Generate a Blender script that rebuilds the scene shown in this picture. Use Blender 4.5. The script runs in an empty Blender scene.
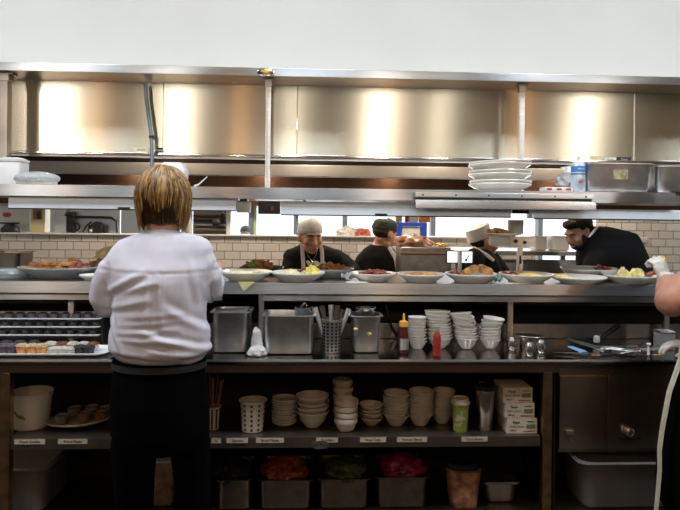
import bpy, bmesh, math, random
from mathutils import Vector, Matrix, Quaternion, noise
random.seed(7)
C = bpy.context.scene.collection
SC = bpy.context.scene
PI = math.pi
V = Vector
# ------------------------------------------------------------------ camera
F = 620.0
CAM = V((0, 0, 1.461))
RC = Matrix.Rotation(-0.047, 3, 'Z') @ Matrix.Rotation(PI/2, 3, 'X') @ Matrix.Rotation(0.0112, 3, 'Z')
RCI = RC.transposed()
cd = bpy.data.cameras.new('camera'); cam = bpy.data.objects.new('camera', cd); C.objects.link(cam)
cam.matrix_world = Matrix.Translation(CAM) @ RC.to_4x4()
cd.sensor_width = 36; cd.lens = F/680*36; cd.shift_y = -40/680; cd.clip_start = .02
SC.camera = cam
def q(px, py, Y):
    d = RC @ V(((px-340)/F, -(py-215)/F, -1)); return CAM + d*(Y/d.y)
def X(px, Y, z):
    a = RCI @ (V((0, Y, z))-CAM); b = RCI @ V((1, 0, 0)); k = (px-340)/F
    return (-k*a.z - a.x)/(b.x + k*b.z)
def Zc(py, Y): return 1.461+(215-py)/F*Y
# ------------------------------------------------------------------ materials
MATS = {}
def mat(name, col, rough=.5, metal=0, aniso=0, var=0, vscale=20, bump=0, bscale=60, spec=None, trans=0, emit=0, sss=0, stretch=None, coat=0, col2=None, alpha=1):
    if name in MATS: return MATS[name]
    m = bpy.data.materials.new(name); m.use_nodes = True; nt = m.node_tree; N = nt.nodes; L = nt.links
    b = N['Principled BSDF']; b.inputs['Base Color'].default_value = (*col, 1)
    b.inputs['Roughness'].default_value = rough; b.inputs['Metallic'].default_value = metal
    if spec is not None: b.inputs['Specular IOR Level'].default_value = spec
    if trans: b.inputs['Transmission Weight'].default_value = trans
    if coat: b.inputs['Coat Weight'].default_value = coat; b.inputs['Coat Roughness'].default_value = .1
    if alpha < 1: b.inputs['Alpha'].default_value = alpha
    if emit: b.inputs['Emission Color'].default_value = (*col, 1); b.inputs['Emission Strength'].default_value = emit
    if sss: b.inputs['Subsurface Weight'].default_value = sss; b.inputs['Subsurface Radius'].default_value = (.02, .008, .004)
    tc = N.new('ShaderNodeTexCoord'); mp = N.new('ShaderNodeMapping'); L.new(tc.outputs['Object'], mp.inputs[0])
    if stretch: mp.inputs['Scale'].default_value = stretch
    if aniso:
        b.inputs['Anisotropic'].default_value = aniso
        cv = N.new('ShaderNodeCombineXYZ'); cv.inputs[0].default_value = .03; cv.inputs[1].default_value = .05; cv.inputs[2].default_value = 1.0
        L.new(cv.outputs[0], b.inputs['Tangent'])
    if var:
        n = N.new('ShaderNodeTexNoise'); n.inputs['Scale'].default_value = vscale; n.inputs['Detail'].default_value = 4
        L.new(mp.outputs[0], n.inputs['Vector'])
        mx = N.new('ShaderNodeMix'); mx.data_type = 'RGBA'
        c2 = col2 or tuple(max(0, c*(1-var)) for c in col)
        mx.inputs[6].default_value = (*c2, 1); mx.inputs[7].default_value = (*(min(1, c*(1+var*.4)) for c in col), 1)
        rp = N.new('ShaderNodeMapRange'); rp.inputs[1].default_value = .35; rp.inputs[2].default_value = .65
        L.new(n.outputs[0], rp.inputs[0]); L.new(rp.outputs[0], mx.inputs[0]); L.new(mx.outputs[2], b.inputs['Base Color'])
    if bump:
        n2 = N.new('ShaderNodeTexNoise'); n2.inputs['Scale'].default_value = bscale; n2.inputs['Detail'].default_value = 3
        L.new(mp.outputs[0], n2.inputs['Vector'])
        bp = N.new('ShaderNodeBump'); bp.inputs['Strength'].default_value = bump; bp.inputs['Distance'].default_value = .01
        L.new(n2.outputs[0], bp.inputs['Height']); L.new(bp.outputs[0], b.inputs['Normal'])
    MATS[name] = m; return m
STEEL = mat('brushed_steel', (.74, .73, .72), .30, 1, .92, var=.12, vscale=5, stretch=(1, 1, 14))
STEEL2 = mat('lip_steel', (.46, .475, .50), .30, 1, .92, var=.2, vscale=3, stretch=(1, 1, 8))
HOOD = mat('hood_steel', (.76, .685, .54), .27, 1, 1, var=.08, vscale=3, stretch=(1, 1, .4))
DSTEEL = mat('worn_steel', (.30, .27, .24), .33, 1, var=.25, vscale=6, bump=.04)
PASST = mat('pass_top_steel', (.30, .29, .28), .38, 1, var=.2, vscale=8)
TOPST = mat('counter_steel', (.34, .32, .30), .16, 1, var=.25, vscale=8, bump=.02, bscale=30)
PAN = mat('pan_steel', (.78, .78, .78), .32, 1, var=.2, vscale=14, bump=.06, bscale=22)
CHROME = mat('chrome', (.8, .79, .77), .08, 1)
TOOL = mat('tool_steel', (.88, .86, .82), .28, 1)
BLACK = mat('black_metal', (.010, .010, .011), .45, 0, var=.3)
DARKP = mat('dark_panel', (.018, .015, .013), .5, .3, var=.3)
LAMPW = mat('lamp_housing_paint', (.78, .86, .94), .35, 0, var=.06, vscale=6)
WHITE = mat('white_ceramic', (.72, .69, .63), .18, 0, var=.05, vscale=9, coat=.3)
PLATE = mat('plate_ceramic', (.84, .81, .73), .2, 0, var=.06, vscale=7, coat=.3)
GREYPL = mat('grey_ceramic', (.32, .34, .35), .25, 0, var=.1)
DARKPL = mat('dark_ceramic', (.05, .055, .06), .25, 0, var=.1)
WPLAS = mat('white_plastic', (.74, .73, .72), .4, 0, var=.05, vscale=8)
GPLAS = mat('grey_plastic', (.17, .16, .145), .5, 0, var=.12, vscale=8, bump=.05)
PAPER = mat('paper', (.76, .72, .62), .8, 0, var=.08)
YPAPER = mat('yellow_paper', (.85, .80, .42), .8, 0, var=.08)
CLOTHW = mat('white_cloth', (.70, .68, .68), .85, 0, var=.06, vscale=12, bump=.15, bscale=300)
SHIRT = mat('shirt_cotton', (.73, .71, .79), .8, 0, var=.03, vscale=30, bump=.12, bscale=500)
CLOTHB = mat('black_cloth', (.006, .006, .0065), .85, 0, var=.2, vscale=12, bump=.15, bscale=200, spec=.2)
TROUS = mat('black_trouser_cloth', (.002, .002, .0022), .9, 0, var=.2, vscale=12, bump=.1, bscale=200, spec=.05)
SKIN = mat('skin', (.62, .33, .22), .5, 0, var=.14, vscale=16, sss=.08)
SKIN2 = mat('tanned_skin', (.42, .21, .13), .5, 0, var=.14, vscale=16, sss=.05)
DHAIR = mat('dark_hair', (.016, .011, .008), .55, 0, var=.4, vscale=40, stretch=(4, 4, .6), bump=.4, bscale=60)
GREEN = mat('leaf_green', (.20, .36, .06), .5, 0, var=.2)
RED = mat('sauce_red', (.42, .03, .025), .3, 0, var=.2)
ORANGE = mat('orange_plastic', (.80, .32, .03), .35)
BLUE = mat('blue_plastic', (.02, .07, .50), .4, 0, var=.1)
EGG = mat('egg_yellow', (.80, .58, .14), .5, 0, var=.3, vscale=30, bump=.5, bscale=60)
BREAD = mat('toasted_bread', (.55, .26, .09), .7, 0, var=.55, vscale=35, bump=.6, bscale=70)
MEAT = mat('crisp_bacon', (.30, .07, .03), .4, 0, var=.6, vscale=40, bump=.6, bscale=80)
TORT = mat('flour_tortilla', (.80, .68, .44), .8, 0, var=.25, vscale=25, bump=.3, bscale=30)
HASH = mat('browned_hash', (.42, .19, .06), .7, 0, var=.7, vscale=50, bump=1, bscale=70)
BROWNPL = mat('wooden_handle', (.30, .11, .05), .5, 0, var=.4, vscale=30)
CLEAR = mat('clear_wrap', (.85, .88, .92), .12, 0, trans=.75, var=.05, bump=.8, bscale=40)
PAINT = mat('wall_paint', (.56, .56, .53), .7, 0, var=.03, vscale=2, bump=.02, bscale=200)
PINK = mat('pink_plastic_bag', (.22, .012, .045), .4, 0, var=.5, vscale=25, bump=.8, bscale=30)
DBAG = mat('dark_plastic_bag', (.02, .022, .03), .25, 0, var=.5, vscale=25, bump=.8, bscale=30)
GBAG = mat('leafy_greens', (.06, .09, .02), .5, 0, var=.7, vscale=40, bump=.8, bscale=50)
def ink(name, col): return mat(name, col, .6)
INK = ink('black_ink', (.02, .02, .02))
# ------------------------------------------------------------------ mesh helpers
WN = [False]
def box(bm, x0, x1, y0, y1, z0, z1, bev=0, M=None):
    r = bmesh.ops.create_cube(bm, size=1); vs = r['verts']
    for v in vs:
        v.co = V(((x0+x1)/2+v.co.x*(x1-x0), (y0+y1)/2+v.co.y*(y1-y0), (z0+z1)/2+v.co.z*(z1-z0)))
        if M: v.co = M @ v.co
    if bev:
        WN[0] = True
        es = list({e for v in vs for e in v.link_edges})
        bmesh.ops.bevel(bm, geom=es, offset=bev, segments=2, profile=.5, affect='EDGES')
def rings(bm, rs, cap=True, closed=False):
    vv = [[bm.verts.new(p) for p in r] for r in rs]; n = len(vv[0])
    m = len(vv)
    for i in range(m if closed else m-1):
        a, b = vv[i], vv[(i+1) % m]
        for j in range(n):
            try: bm.faces.new((a[j], a[(j+1) % n], b[(j+1) % n], b[j]))
            except ValueError: pass
    if cap and not closed:
        bm.faces.new(vv[0][::-1]); bm.faces.new(vv[-1])
def lathe(bm, prof, c=(0, 0, 0), n=28, sx=1, sy=1, M=None, cap=True, wob=0):
    c = V(c); rs = []
    for r, z in prof:
        ring = []
        for k in range(n):
            a = 2*PI*k/n; w = 1+wob*math.sin(3*a+1)
            p = V((math.cos(a)*r*sx*w, math.sin(a)*r*sy*w, z))
            ring.append(c+(M @ p if M else p))
        rs.append(ring)
    rings(bm, rs, cap)
def tube(bm, pts, rad, n=8, flat=1, up=None):
    pts = [V(p) for p in pts]
    if not hasattr(rad, '__len__'): rad = [rad]*len(pts)
    rs = []; u = None
    for i, p in enumerate(pts):
        t = (pts[min(i+1, len(pts)-1)]-pts[max(i-1, 0)])
        t = t.normalized() if t.length > 1e-9 else V((0, 0, 1))
        if u is None:
            g = V(up) if up else (V((0, 0, 1)) if abs(t.z) < .9 else V((1, 0, 0)))
            u = (g-t*g.dot(t)).normalized()
        else: u = (u-t*u.dot(t)).normalized()
        w = t.cross(u)
        rs.append([p+(w*math.cos(2*PI*k/n)+u*flat*math.sin(2*PI*k/n))*rad[i] for k in range(n)])
    rings(bm, rs)
def ell(bm, c, r, M=None, sub=3):
    g = bmesh.ops.create_icosphere(bm, subdivisions=sub, radius=1)
    for v in g['verts']:
        p = V((v.co.x*r[0], v.co.y*r[1], v.co.z*r[2])); v.co = V(c)+(M @ p if M else p)
def limb(bm, pts, rad, n=14):
    pts = [V(p) for p in pts]; tube(bm, pts, rad, n)
    for p, r in zip(pts, rad): ell(bm, p, (r*.995,)*3, sub=2)
def loft(bm, secs, n=24):
    """secs: (centre, rx, ry) horizontal ellipses"""
    rings(bm, [[V(c)+V((math.cos(2*PI*k/n)*rx, math.sin(2*PI*k/n)*ry, 0)) for k in range(n)] for c, rx, ry in secs])
def NB(): return bmesh.new()
def mesh(name, bm, m, smooth=True):
    bmesh.ops.recalc_face_normals(bm, faces=bm.faces[:])
    me = bpy.data.meshes.new(name); bm.to_mesh(me); bm.free(); me.materials.append(m)
    if WN[0] and smooth: me['wn'] = 1
    WN[0] = False
    if smooth:
        for p in me.polygons: p.use_smooth = True
        try: me.set_sharp_from_angle(angle=math.radians(40))
        except Exception: pass
    return me
def wn(o):
    if o.data.get('wn'): md = o.modifiers.new('weighted_normal', 'WEIGHTED_NORMAL'); md.keep_sharp = True
    return o
def tag(o, label, cat, group=None):
    o['label'] = label; o['category'] = cat
    if group: o['group'] = group
    return o
def thing(name, label, cat, loc=(0, 0, 0), rz=0, group=None):
    o = bpy.data.objects.new(name, None); C.objects.link(o); o.empty_display_size = .05
    o.location = loc; o.rotation_euler = (0, 0, rz); return tag(o, label, cat, group)
def part(name, bm, m, parent, label=None, smooth=True):
    me = bm if isinstance(bm, bpy.types.Mesh) else mesh(name, bm, m, smooth)
    o = bpy.data.objects.new(name, me); C.objects.link(o); o.parent = parent; wn(o)
    if label: o['label'] = label
    return o
def single(name, bm, m, label, cat, loc=(0, 0, 0), group=None, rot=(0, 0, 0), smooth=True):
    me = bm if isinstance(bm, bpy.types.Mesh) else mesh(name, bm, m, smooth)
    o = bpy.data.objects.new(name, me); C.objects.link(o); o.location = loc; o.rotation_euler = rot; wn(o)
    return tag(o, label, cat, group)
def struct(name, bm, m, smooth=False):
    o = bpy.data.objects.new(name, mesh(name, bm, m, smooth)); C.objects.link(o); o['kind'] = 'structure'; return o
def dup(root, loc, rz=0, label=None, group=None, rot=None):
    r = root.copy(); C.objects.link(r); r.location = loc; r.rotation_euler = rot or (0, 0, rz)
    if label: r['label'] = label
    if group: r['group'] = group
    for ch in list(root.children):
        c = ch.copy(); C.objects.link(c); c.parent = r
        for g in ch.children:
            d = g.copy(); C.objects.link(d); d.parent = c
    return r
def remesh(bm, vox, smooth=3, m=None, disp=None, name='body'):
    bmesh.ops.recalc_face_normals(bm, faces=bm.faces[:])
    me = bpy.data.meshes.new('t'); bm.to_mesh(me); bm.free()
    o = bpy.data.objects.new('t', me); C.objects.link(o)
    r = o.modifiers.new('r', 'REMESH'); r.mode = 'VOXEL'; r.voxel_size = vox
    if smooth: s = o.modifiers.new('s', 'SMOOTH'); s.iterations = smooth; s.factor = .5
    dg = bpy.context.evaluated_depsgraph_get(); dg.update()
    out = bpy.data.meshes.new_from_object(o.evaluated_get(dg)); bpy.data.objects.remove(o)
    out.name = name; out.materials.clear()
    if m: out.materials.append(m)
    if disp:
        nn = [v.normal.copy() for v in out.vertices]
        for v, n in zip(out.vertices, nn): v.co = v.co + n*disp(v.co, n)
    for p in out.polygons: p.use_smooth = True
    return out
def text_bm(bm, s, size, c, depth=.0004, bold=False):
    cu = bpy.data.curves.new('t', 'FONT'); cu.body = s; cu.size = size; cu.align_x = 'CENTER'; cu.align_y = 'CENTER'; cu.extrude = depth
    if bold: cu.offset = size*.02
    o = bpy.data.objects.new('t', cu); C.objects.link(o); dg = bpy.context.evaluated_depsgraph_get(); dg.update()
    me = bpy.data.meshes.new_from_object(o.evaluated_get(dg)); bpy.data.objects.remove(o)
    M = Matrix.Translation(V(c)) @ Matrix.Rotation(PI/2, 4, 'X')
    me.transform(M); bm.from_mesh(me); bpy.data.meshes.remove(me)
ORD = ['first', 'second', 'third', 'fourth', 'fifth', 'sixth', 'seventh', 'eighth', 'ninth', 'tenth', 'eleventh', 'twelfth', 'thirteenth', 'fourteenth', 'fifteenth', 'sixteenth', 'seventeenth', 'eighteenth']
# ================================================================== setting
RX = 6.2; RB = -4.6; CH = 3.5
def tile_mat():
    m = bpy.data.materials.new('white_subway_tile'); m.use_nodes = True; nt = m.node_tree; N = nt.nodes; L = nt.links
    b = N['Principled BSDF']; b.inputs['Roughness'].default_value = .2
    tc = N.new('ShaderNodeTexCoord'); sx = N.new('ShaderNodeSeparateXYZ'); cx = N.new('ShaderNodeCombineXYZ')
    L.new(tc.outputs['Object'], sx.inputs[0]); L.new(sx.outputs[0], cx.inputs[0]); L.new(sx.outputs[2], cx.inputs[1])
    br = N.new('ShaderNodeTexBrick'); L.new(cx.outputs[0], br.inputs[0])
    br.inputs['Color1'].default_value = (.80, .78, .75, 1); br.inputs['Color2'].default_value = (.68, .63, .58, 1)
    br.inputs['Mortar'].default_value = (.30, .25, .22, 1); br.inputs['Scale'].default_value = 1
    br.inputs['Brick Width'].default_value = .118; br.inputs['Row Height'].default_value = .062; br.inputs['Mortar Size'].default_value = .0032
    L.new(br.outputs[0], b.inputs['Base Color'])
    bp = N.new('ShaderNodeBump'); bp.invert = True; bp.inputs['Strength'].default_value = .5; bp.inputs['Distance'].default_value = .003
    L.new(br.outputs[1], bp.inputs['Height']); L.new(bp.outputs[0], b.inputs['Normal'])
    return m
TILE = tile_mat()
FLOORM = mat('floor_tile', (.035, .026, .02), .35, 0, var=.35, vscale=3)
CEILM = mat('dining_ceiling_paint', (.62, .52, .38), .8, 0, var=.05, vscale=2)
WALLD = mat('dining_wall_paint', (.30, .25, .20), .8, 0, var=.06, vscale=2)
def sb(name, m, *a): bm = NB(); box(bm, *a); return struct(name, bm, m)
sb('floor', FLOORM, -RX, RX, RB, 7.2, -.1, 0)
sb('ceiling', CEILM, -RX, RX, RB, 3.12, CH, CH+.1)
ZW = Zc(69.6, 2.86)                        # top of the header shelf
sb('wall_soffit', PAINT, -RX, RX, 3.12, 3.22, 1.95, CH+.1)
sb('wall_left', WALLD, -RX-.1, -RX, RB, 7.2, 0, CH+.1)
sb('wall_right', WALLD, RX, RX+.1, RB, 7.2, 0, CH+.1)
# rear wall of the dining room with tall windows
wins = [(-4.35, .7), (-2.3, .5), (-.35, .16), (1.15, .5), (2.2, .16), (4.75, .5)]
bm = NB(); xs = -RX
for c, w in wins:
    box(bm, xs, c-w/2, RB-.15, RB, 0, CH); box(bm, c-w/2, c+w/2, RB-.15, RB, 0, 1.25); box(bm, c-w/2, c+w/2, RB-.15, RB, 3.2, CH); xs = c+w/2
box(bm, xs, RX, RB-.15, RB, 0, CH); struct('wall_rear', bm, WALLD)
for i, (c, w) in enumerate(wins):
    bm = NB()
    for a in ((c-w/2, c-w/2+.04, 1.25, 3.2), (c+w/2-.04, c+w/2, 1.25, 3.2), (c-w/2+.04, c+w/2-.04, 1.25, 1.3), (c-w/2+.04, c+w/2-.04, 3.15, 3.2)):
        box(bm, a[0], a[1], RB-.1, RB-.03, a[2], a[3])
    struct('window_%d' % (i+1), bm, BLACK)
sb('light_block', mat('light_block_paint', (.06, .05, .04), .7), -RX, RX, -.75, -.62, 0, 1.85)  # unseen wall added behind the camera to keep window light off the undercounter
# kitchen side
KY = 4.72
zt = Zc(237.5, KY)
xr = X(536, KY, 1.3)
bm = NB(); box(bm, -4.6, xr, KY, KY+.12, 0, zt); struct('wall_tiled_ledge', bm, TILE)
bm = NB(); box(bm, X(596, KY, 1.4), RX, KY, KY+.12, 0, 2.3); struct('wall_tiled_right', bm, TILE)
bm = NB(); box(bm, -4.6, xr, KY-.02, KY+.14, zt, zt+.014, .004); struct('trim_1', bm, WPLAS)
sb('wall_kitchen_left', PAINT, -4.6, -4.5, 3.22, 7.0, 0, 2.3)
sb('ceiling_kitchen', PAINT, -RX, RX, KY+.001, 7.2, 2.3, 2.4)
# far wall with its row of big windows
FY = 6.6
bm = NB(); x0 = X(150, FY, 1.4); x1 = X(598, FY, 1.4)
box(bm, -RX, x0, FY, FY+.1, 0, 2.3); box(bm, x1, RX, FY, FY+.1, 0, 2.3)
box(bm, x0, x1, FY, FY+.1, 0, .85); box(bm, x0, x1, FY, FY+.1, 2.2, 2.3); struct('wall_far', bm, PAINT)
k = 7
bm = NB()
for px in (151, 184, 251, 296, 345, 433, 540, 597):
    x = X(px, FY, 1.4); box(bm, x-.025, x+.025, FY-.02, FY+.08, .86, 2.2)
box(bm, x0, x1, FY-.02, FY+.08, .85, .9); struct('window_%d' % k, bm, mat('grey_frame_paint', (.35, .38, .40), .5))
# ================================================================== pass line structure
YF = 2.86
def xs_(p0, p1, Y, z): return X(p0, Y, z), X(p1, Y, z)
XL, XRr = -2.6, 2.9
# header shelf
z1, z0 = Zc(69.6, YF), Zc(77, YF)
t = thing('header_shelf', 'long shallow stainless shelf running below the white wall across the top', 'shelf', (0, 3.0, z0))
bm = NB(); box(bm, XL, XRr, YF-3, .076, .004, z1-z0-.012, .0); 
part('shelf_board', bm, STEEL, t, smooth=False)
bm = NB(); box(bm, XL, XRr, YF-3-.006, YF-3-.0005, -.003, z1-z0, .002); part('front_lip', bm, STEEL2, t)
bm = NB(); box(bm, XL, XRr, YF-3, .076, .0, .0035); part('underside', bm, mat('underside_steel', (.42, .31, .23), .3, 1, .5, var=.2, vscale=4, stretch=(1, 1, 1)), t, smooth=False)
p = q(265.5, 71.5, YF-.02)
t = thing('emblem_badge', 'small oval brass and chrome emblem on the header shelf front', 'badge', (p.x, YF-.008, p.z))
bm = NB(); rings(bm, [[V((math.cos(2*PI*k/24)*.040*s, y, math.sin(2*PI*k/24)*.019*s)) for k in range(24)] for s, y in ((1, .0), (1, -.006), (.86, -.009))]); part('rim', bm, CHROME, t)
bm = NB(); rings(bm, [[V((.004+math.cos(2*PI*k/24)*.029*s, y, math.sin(2*PI*k/24)*.0135*s)) for k in range(24)] for s, y in ((1, -.0085), (.8, -.013), (.3, -.015))]); part('medallion', bm, mat('brass', (.45, .30, .10), .35, 1, var=.4), t)
bm = NB(); ell(bm, (-.028, -.010, 0), (.007, .003, .009)); part('screw', bm, BLACK, t)
# hood face
HY = 3.08; hz0 = Zc(158, HY); HDZ = z0; hz1 = Zc(86, HY)
t = thing('exhaust_hood', 'long bright stainless exhaust hood face behind the header shelf', 'exhaust hood', (0, HY, hz0))
seams = [XL] + [X(p, HY, 1.85) for p in (163, 297, 519, 634)] + [XRr]
for i in range(5):
    bm = NB(); box(bm, seams[i]+.0015, seams[i+1]-.0015, 0, .02, .012, 2.16-hz0, 0); part('panel', bm, HOOD, t, smooth=False)
x = seams[3]; bm = NB(); box(bm, x-.006, x+.006, -.004, -.0003, .012, HDZ-hz0-.004, .001); part('joint_strip', bm, mat('cream_strip', (.62, .55, .36), .5), t)
x = seams[4]; bm = NB(); box(bm, x-.003, x+.003, -.004, -.0003, .012, HDZ-hz0-.004, .001); part('joint_strip', bm, STEEL, t)
bm = NB(); box(bm, XL, XRr, -.006, .03, 0, .0115, .002); part('bottom_lip', bm, CHROME, t)
bm = NB(); box(bm, XL, XRr, .021, .06, -.01, .1); part('return_flange', bm, DSTEEL, t)
bm = NB(); box(bm, XL, XRr, .85, .95, Zc(177, 3.95)-hz0, Zc(165.5, 3.95)-hz0, .004); part('grease_gutter', bm, mat('gutter_steel', (.62, .58, .54), .5, .9), t)
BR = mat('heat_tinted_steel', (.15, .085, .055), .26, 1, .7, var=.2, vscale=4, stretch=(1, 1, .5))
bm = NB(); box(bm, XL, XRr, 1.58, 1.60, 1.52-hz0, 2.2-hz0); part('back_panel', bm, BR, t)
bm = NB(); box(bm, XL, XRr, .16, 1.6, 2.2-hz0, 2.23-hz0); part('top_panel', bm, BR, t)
bm = NB(); box(bm, XL, XRr, .86, .90, Zc(166, 3.95)-hz0+.002, 2.2-hz0, 0); part('filter_bank', bm, mat('dark_filter', (.05, .04, .035), .4, 1), t)
HL = [(108, 4.3, 20), (258, 4.3, 20), (345, 4.3, 0), (405, 4.3, 20), (480, 4.3, 0), (600, 4.3, 20), (150, 3.68, 6), (310, 3.68, 7), (450, 3.68, 7), (590, 3.68, 6)]  # nearer row added to brighten the cooks' faces and caps
for p, y, e in HL:
    xx = X(p, y, 1.9); bm = NB(); lathe(bm, [(.05, 0), (.055, .03), (.03, .06), (.01, .07)], (xx, y-HY, 2.09-hz0), 20); part('lamp_globe', bm, mat('warm_glass', (1, .74, .42), .3, emit=6), t)
# small stickers on hood
def sticker(px0, px1, py0, py1, m, txt, tm, label, Y=HY-.0005, name='sticker'):
    a, b = q(px0, py1, Y), q(px1, py0, Y)
    t = thing(name, label, 'sticker', ((a.x+b.x)/2, Y, (a.z+b.z)/2)); w, h = (b.x-a.x)/2, (b.z-a.z)/2
    bm = NB(); box(bm, -w, w, -.0015, 0, -h, h); part('backing', bm, m, t, smooth=False)
    if txt: bm = NB(); text_bm(bm, txt, h*1.3, (0, -.0018, 0)); part('lettering', bm, tm, t, smooth=False)
    return t
CREAM = mat('cream_label', (.78, .70, .42), .6); WLAB = mat('white_label', (.78, .78, .75), .6); WINK = ink('white_ink', (.75, .75, .72))
sticker(133.5, 149, 147.5, 152, CREAM, 'Active', INK, 'cream sticker on the left hood panel beside the grey conduit')
sticker(155.5, 163, 148, 152.3, BLACK, 'Check', WINK, 'black sticker on the left hood panel right of the conduit')
sticker(590, 603, 156, 161, CREAM, '', None, 'blank cream sticker on the right hood panel above the spray can')
sticker(604.5, 616, 157.5, 161.5, WLAB, 'Active', INK, 'white sticker on the right hood panel above the steel pan')
sticker(617, 631, 157.5, 161.5, BLACK, 'Check', WINK, 'black sticker on the right hood panel above the steel pan')
# conduit
YC = 3.03
pts = [q(x, y, YC) for x, y in ((145.5, 84), (146.5, 100), (149, 118), (151.5, 137), (152, 160), (152, 183), (152, 200))]
t = thing('flexible_conduit', 'blue-grey flexible conduit hanging in front of the left hood panel', 'conduit', pts[-1])
b0 = V(t.location); bm = NB(); fine = []
for i in range(6):
    for k in range(10): fine.append(pts[i].lerp(pts[i+1], k/10)-b0)
tube(bm, fine, [.0085+.0012*(k % 2) for k in range(60)], 10); part('sheath', bm, mat('conduit_sheath', (.20, .26, .30), .4, .5), t)
bm = NB(); c = pts[3]-b0; tube(bm, [c-V((0, 0, .006)), c+V((0, 0, .006))], .013, 12); part('clamp', bm, BLACK, t)
# middle shelf
MY = 2.65; mz1 = Zc(188.5, MY); mz0 = Zc(199.8, MY)
mx1 = X(676, MY, mz1)
t = thing('upper_pass_shelf', 'long stainless shelf above the heat lamps carrying plates and pans', 'shelf', (0, MY, mz0))
bm = NB(); box(bm, XL, mx1, .004, .40, mz1-mz0-.006, mz1-mz0, 0); part('shelf_board', bm, STEEL, t, smooth=False)
bm = NB(); box(bm, XL, mx1, 0, .0035, 0, mz1-mz0+.0005, .001); part('front_lip', bm, STEEL2, t)
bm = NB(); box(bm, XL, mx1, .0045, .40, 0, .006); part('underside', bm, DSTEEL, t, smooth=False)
bm = NB(); box(bm, mx1+.01, XRr, .02, .40, .0, mz1-mz0-.01); part('end_extension', bm, DSTEEL, t)
SHZ = mz1
# hanging posts
for px, w, lb in ((4.5, .022, 'square steel post hanging at the left end of the upper shelf'), (268, .012, 'slim steel post hanging below the oval emblem'), (521, .013, 'slim steel post beside the tall plate stack')):
    x = X(px, 2.93, 1.8)
    t = thing('shelf_post', lb, 'post', (x, 2.93, mz1), group=None)
    bm = NB(); box(bm, -w, w, -w, w, 0.0005, Zc(77, YF)-mz1-.001, .003); part('upright', bm, STEEL if px > 10 else DSTEEL, t)
    bm = NB(); box(bm, -w*2.0, w*2.0, -w*1.3, w*1.3, z0-mz1-.009, z0-mz1-.0015, .001); box(bm, -w*1.25, w*1.25, -w*1.2, w*1.2, z0-mz1-.04, z0-mz1-.008, .002); part('bracket', bm, DSTEEL, t)
# ticket rail
tx0, tx1 = xs_(415, 594.5, 2.6, 1.53)
t = thing('ticket_rail', 'stainless ticket rail with bolt heads on the right half of the upper shelf', 'rail', ((tx0+tx1)/2, 2.6, 1.5)); hw = (tx1-tx0)/2
tz = lambda py: q(500, py, 2.6).z-1.5
bm = NB(); box(bm, -hw, hw, 0, .045, tz(198), tz(193), .003); part('rail', bm, STEEL, t)
bm = NB(); box(bm, -hw, hw, -.02, .0, tz(209.5), tz(200.5), .003); part('ticket_plate', bm, mat('blue_white_steel', (.62, .68, .74), .25, 1, .4), t)
bm = NB(); box(bm, -hw+.01, hw-.01, .005, .044, tz(202), tz(197.8)); part('bracket', bm, BLACK, t)
for px in (423, 456, 489, 522, 555, 586):
    x = X(px, 2.6, 1.55)-(tx0+tx1)/2; bm = NB(); ell(bm, (x, -.001, tz(195.7)), (.004, .003, .004), sub=2); part('bolt', bm, BLACK, t)
# heat lamp bars
def lampbar(p0, p1, pyt, pyb, Y, label, tagpx=None, name='heat_lamp'):
    pm = (p0+p1)/2; a = q(pm, pyt, Y); b = q(pm, pyb, Y); x0, x1 = xs_(p0, p1, Y, a.z)
    t = thing(name, label, 'heat lamp', ((x0+x1)/2, Y, b.z)); w = (x1-x0)/2; h = a.z-b.z
    bm = NB(); prof = [(-.0, 0), (0, h*.8), (.015, h), (.08, h), (.095, h*.8), (.095, 0), (.08, 0), (.07, h*.5), (.025, h*.5), (.012, 0)]
    rings(bm, [[V((s, y, z)) for y, z in prof] for s in (-w, w)]); part('housing', bm, LAMPW, t, smooth=False)
    bm = NB(); tube(bm, [(-w+.02, .047, h*.3), (w-.02, .047, h*.3)], .006, 8); part('heating_rod', bm, DARKP, t)
    bm = NB(); box(bm, -w, w, -.0015, .002, -.003, .002); part('bottom_edge', bm, DARKP, t)
    for s in (-1, 1):
        bm = NB(); box(bm, s*(w-.1)-.006, s*(w-.1)+.006, .03, .06, h, mz0-b.z-.001); part('hanger', bm, DSTEEL, t)
    if tagpx:
        x = X(tagpx, Y, b.z)-(x0+x1)/2; bm = NB(); box(bm, x-.026, x+.026, -.0045, -.0017, .0025, .010, .0005); part('nameplate', bm, BLACK, t)
    return t
lampbar(8.5, 236, 197, 209.5, 2.67, 'pale blue-grey heat lamp bar spanning the left end of the pass', 124)
lampbar(281, 511, 202.8, 216, 2.67, 'pale blue-grey heat lamp bar in the middle of the pass', 381)
lampbar(534, 720, 209.5, 219.5, 2.67, 'pale blue-grey heat lamp bar at the right end of the pass')
def ctrl(p0, p1, y0, y1, m, label, nm, cat, knob=True):
    a = q(p0, y1, 2.73); b = q(p1, y0, 2.73); t = thing(nm, label, cat, ((a.x+b.x)/2, 2.73, a.z)); w = (b.x-a.x)/2; h = b.z-a.z
    bm = NB(); box(bm, -w, w, 0, .08, 0, min(h, mz0-a.z-.002), .003); part('case', bm, m, t)
    if not knob:
        bm = NB(); box(bm, -w*.6, w*.6, .02, .06, min(h, mz0-a.z-.002)+.0002, mz0-a.z-.0005); part('hanger', bm, DSTEEL, t)
    if knob:
        bm = NB(); tube(bm, [(-w*.3, -.012, h*.45), (-w*.3, 0, h*.45)], .008, 14); part('knob', bm, BLACK, t)
        bm = NB(); box(bm, w*.3-.006, w*.3+.006, -.004, .0, h*.3, h*.6, .001); part('switch', bm, RED, t)
ctrl(236.5, 249.5, 201.5, 212.5, mat('cream_enamel', (.55, .56, .46), .5), 'small cream end box at the right end of the left heat lamp', 'junction_box', 'junction box', False)
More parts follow.
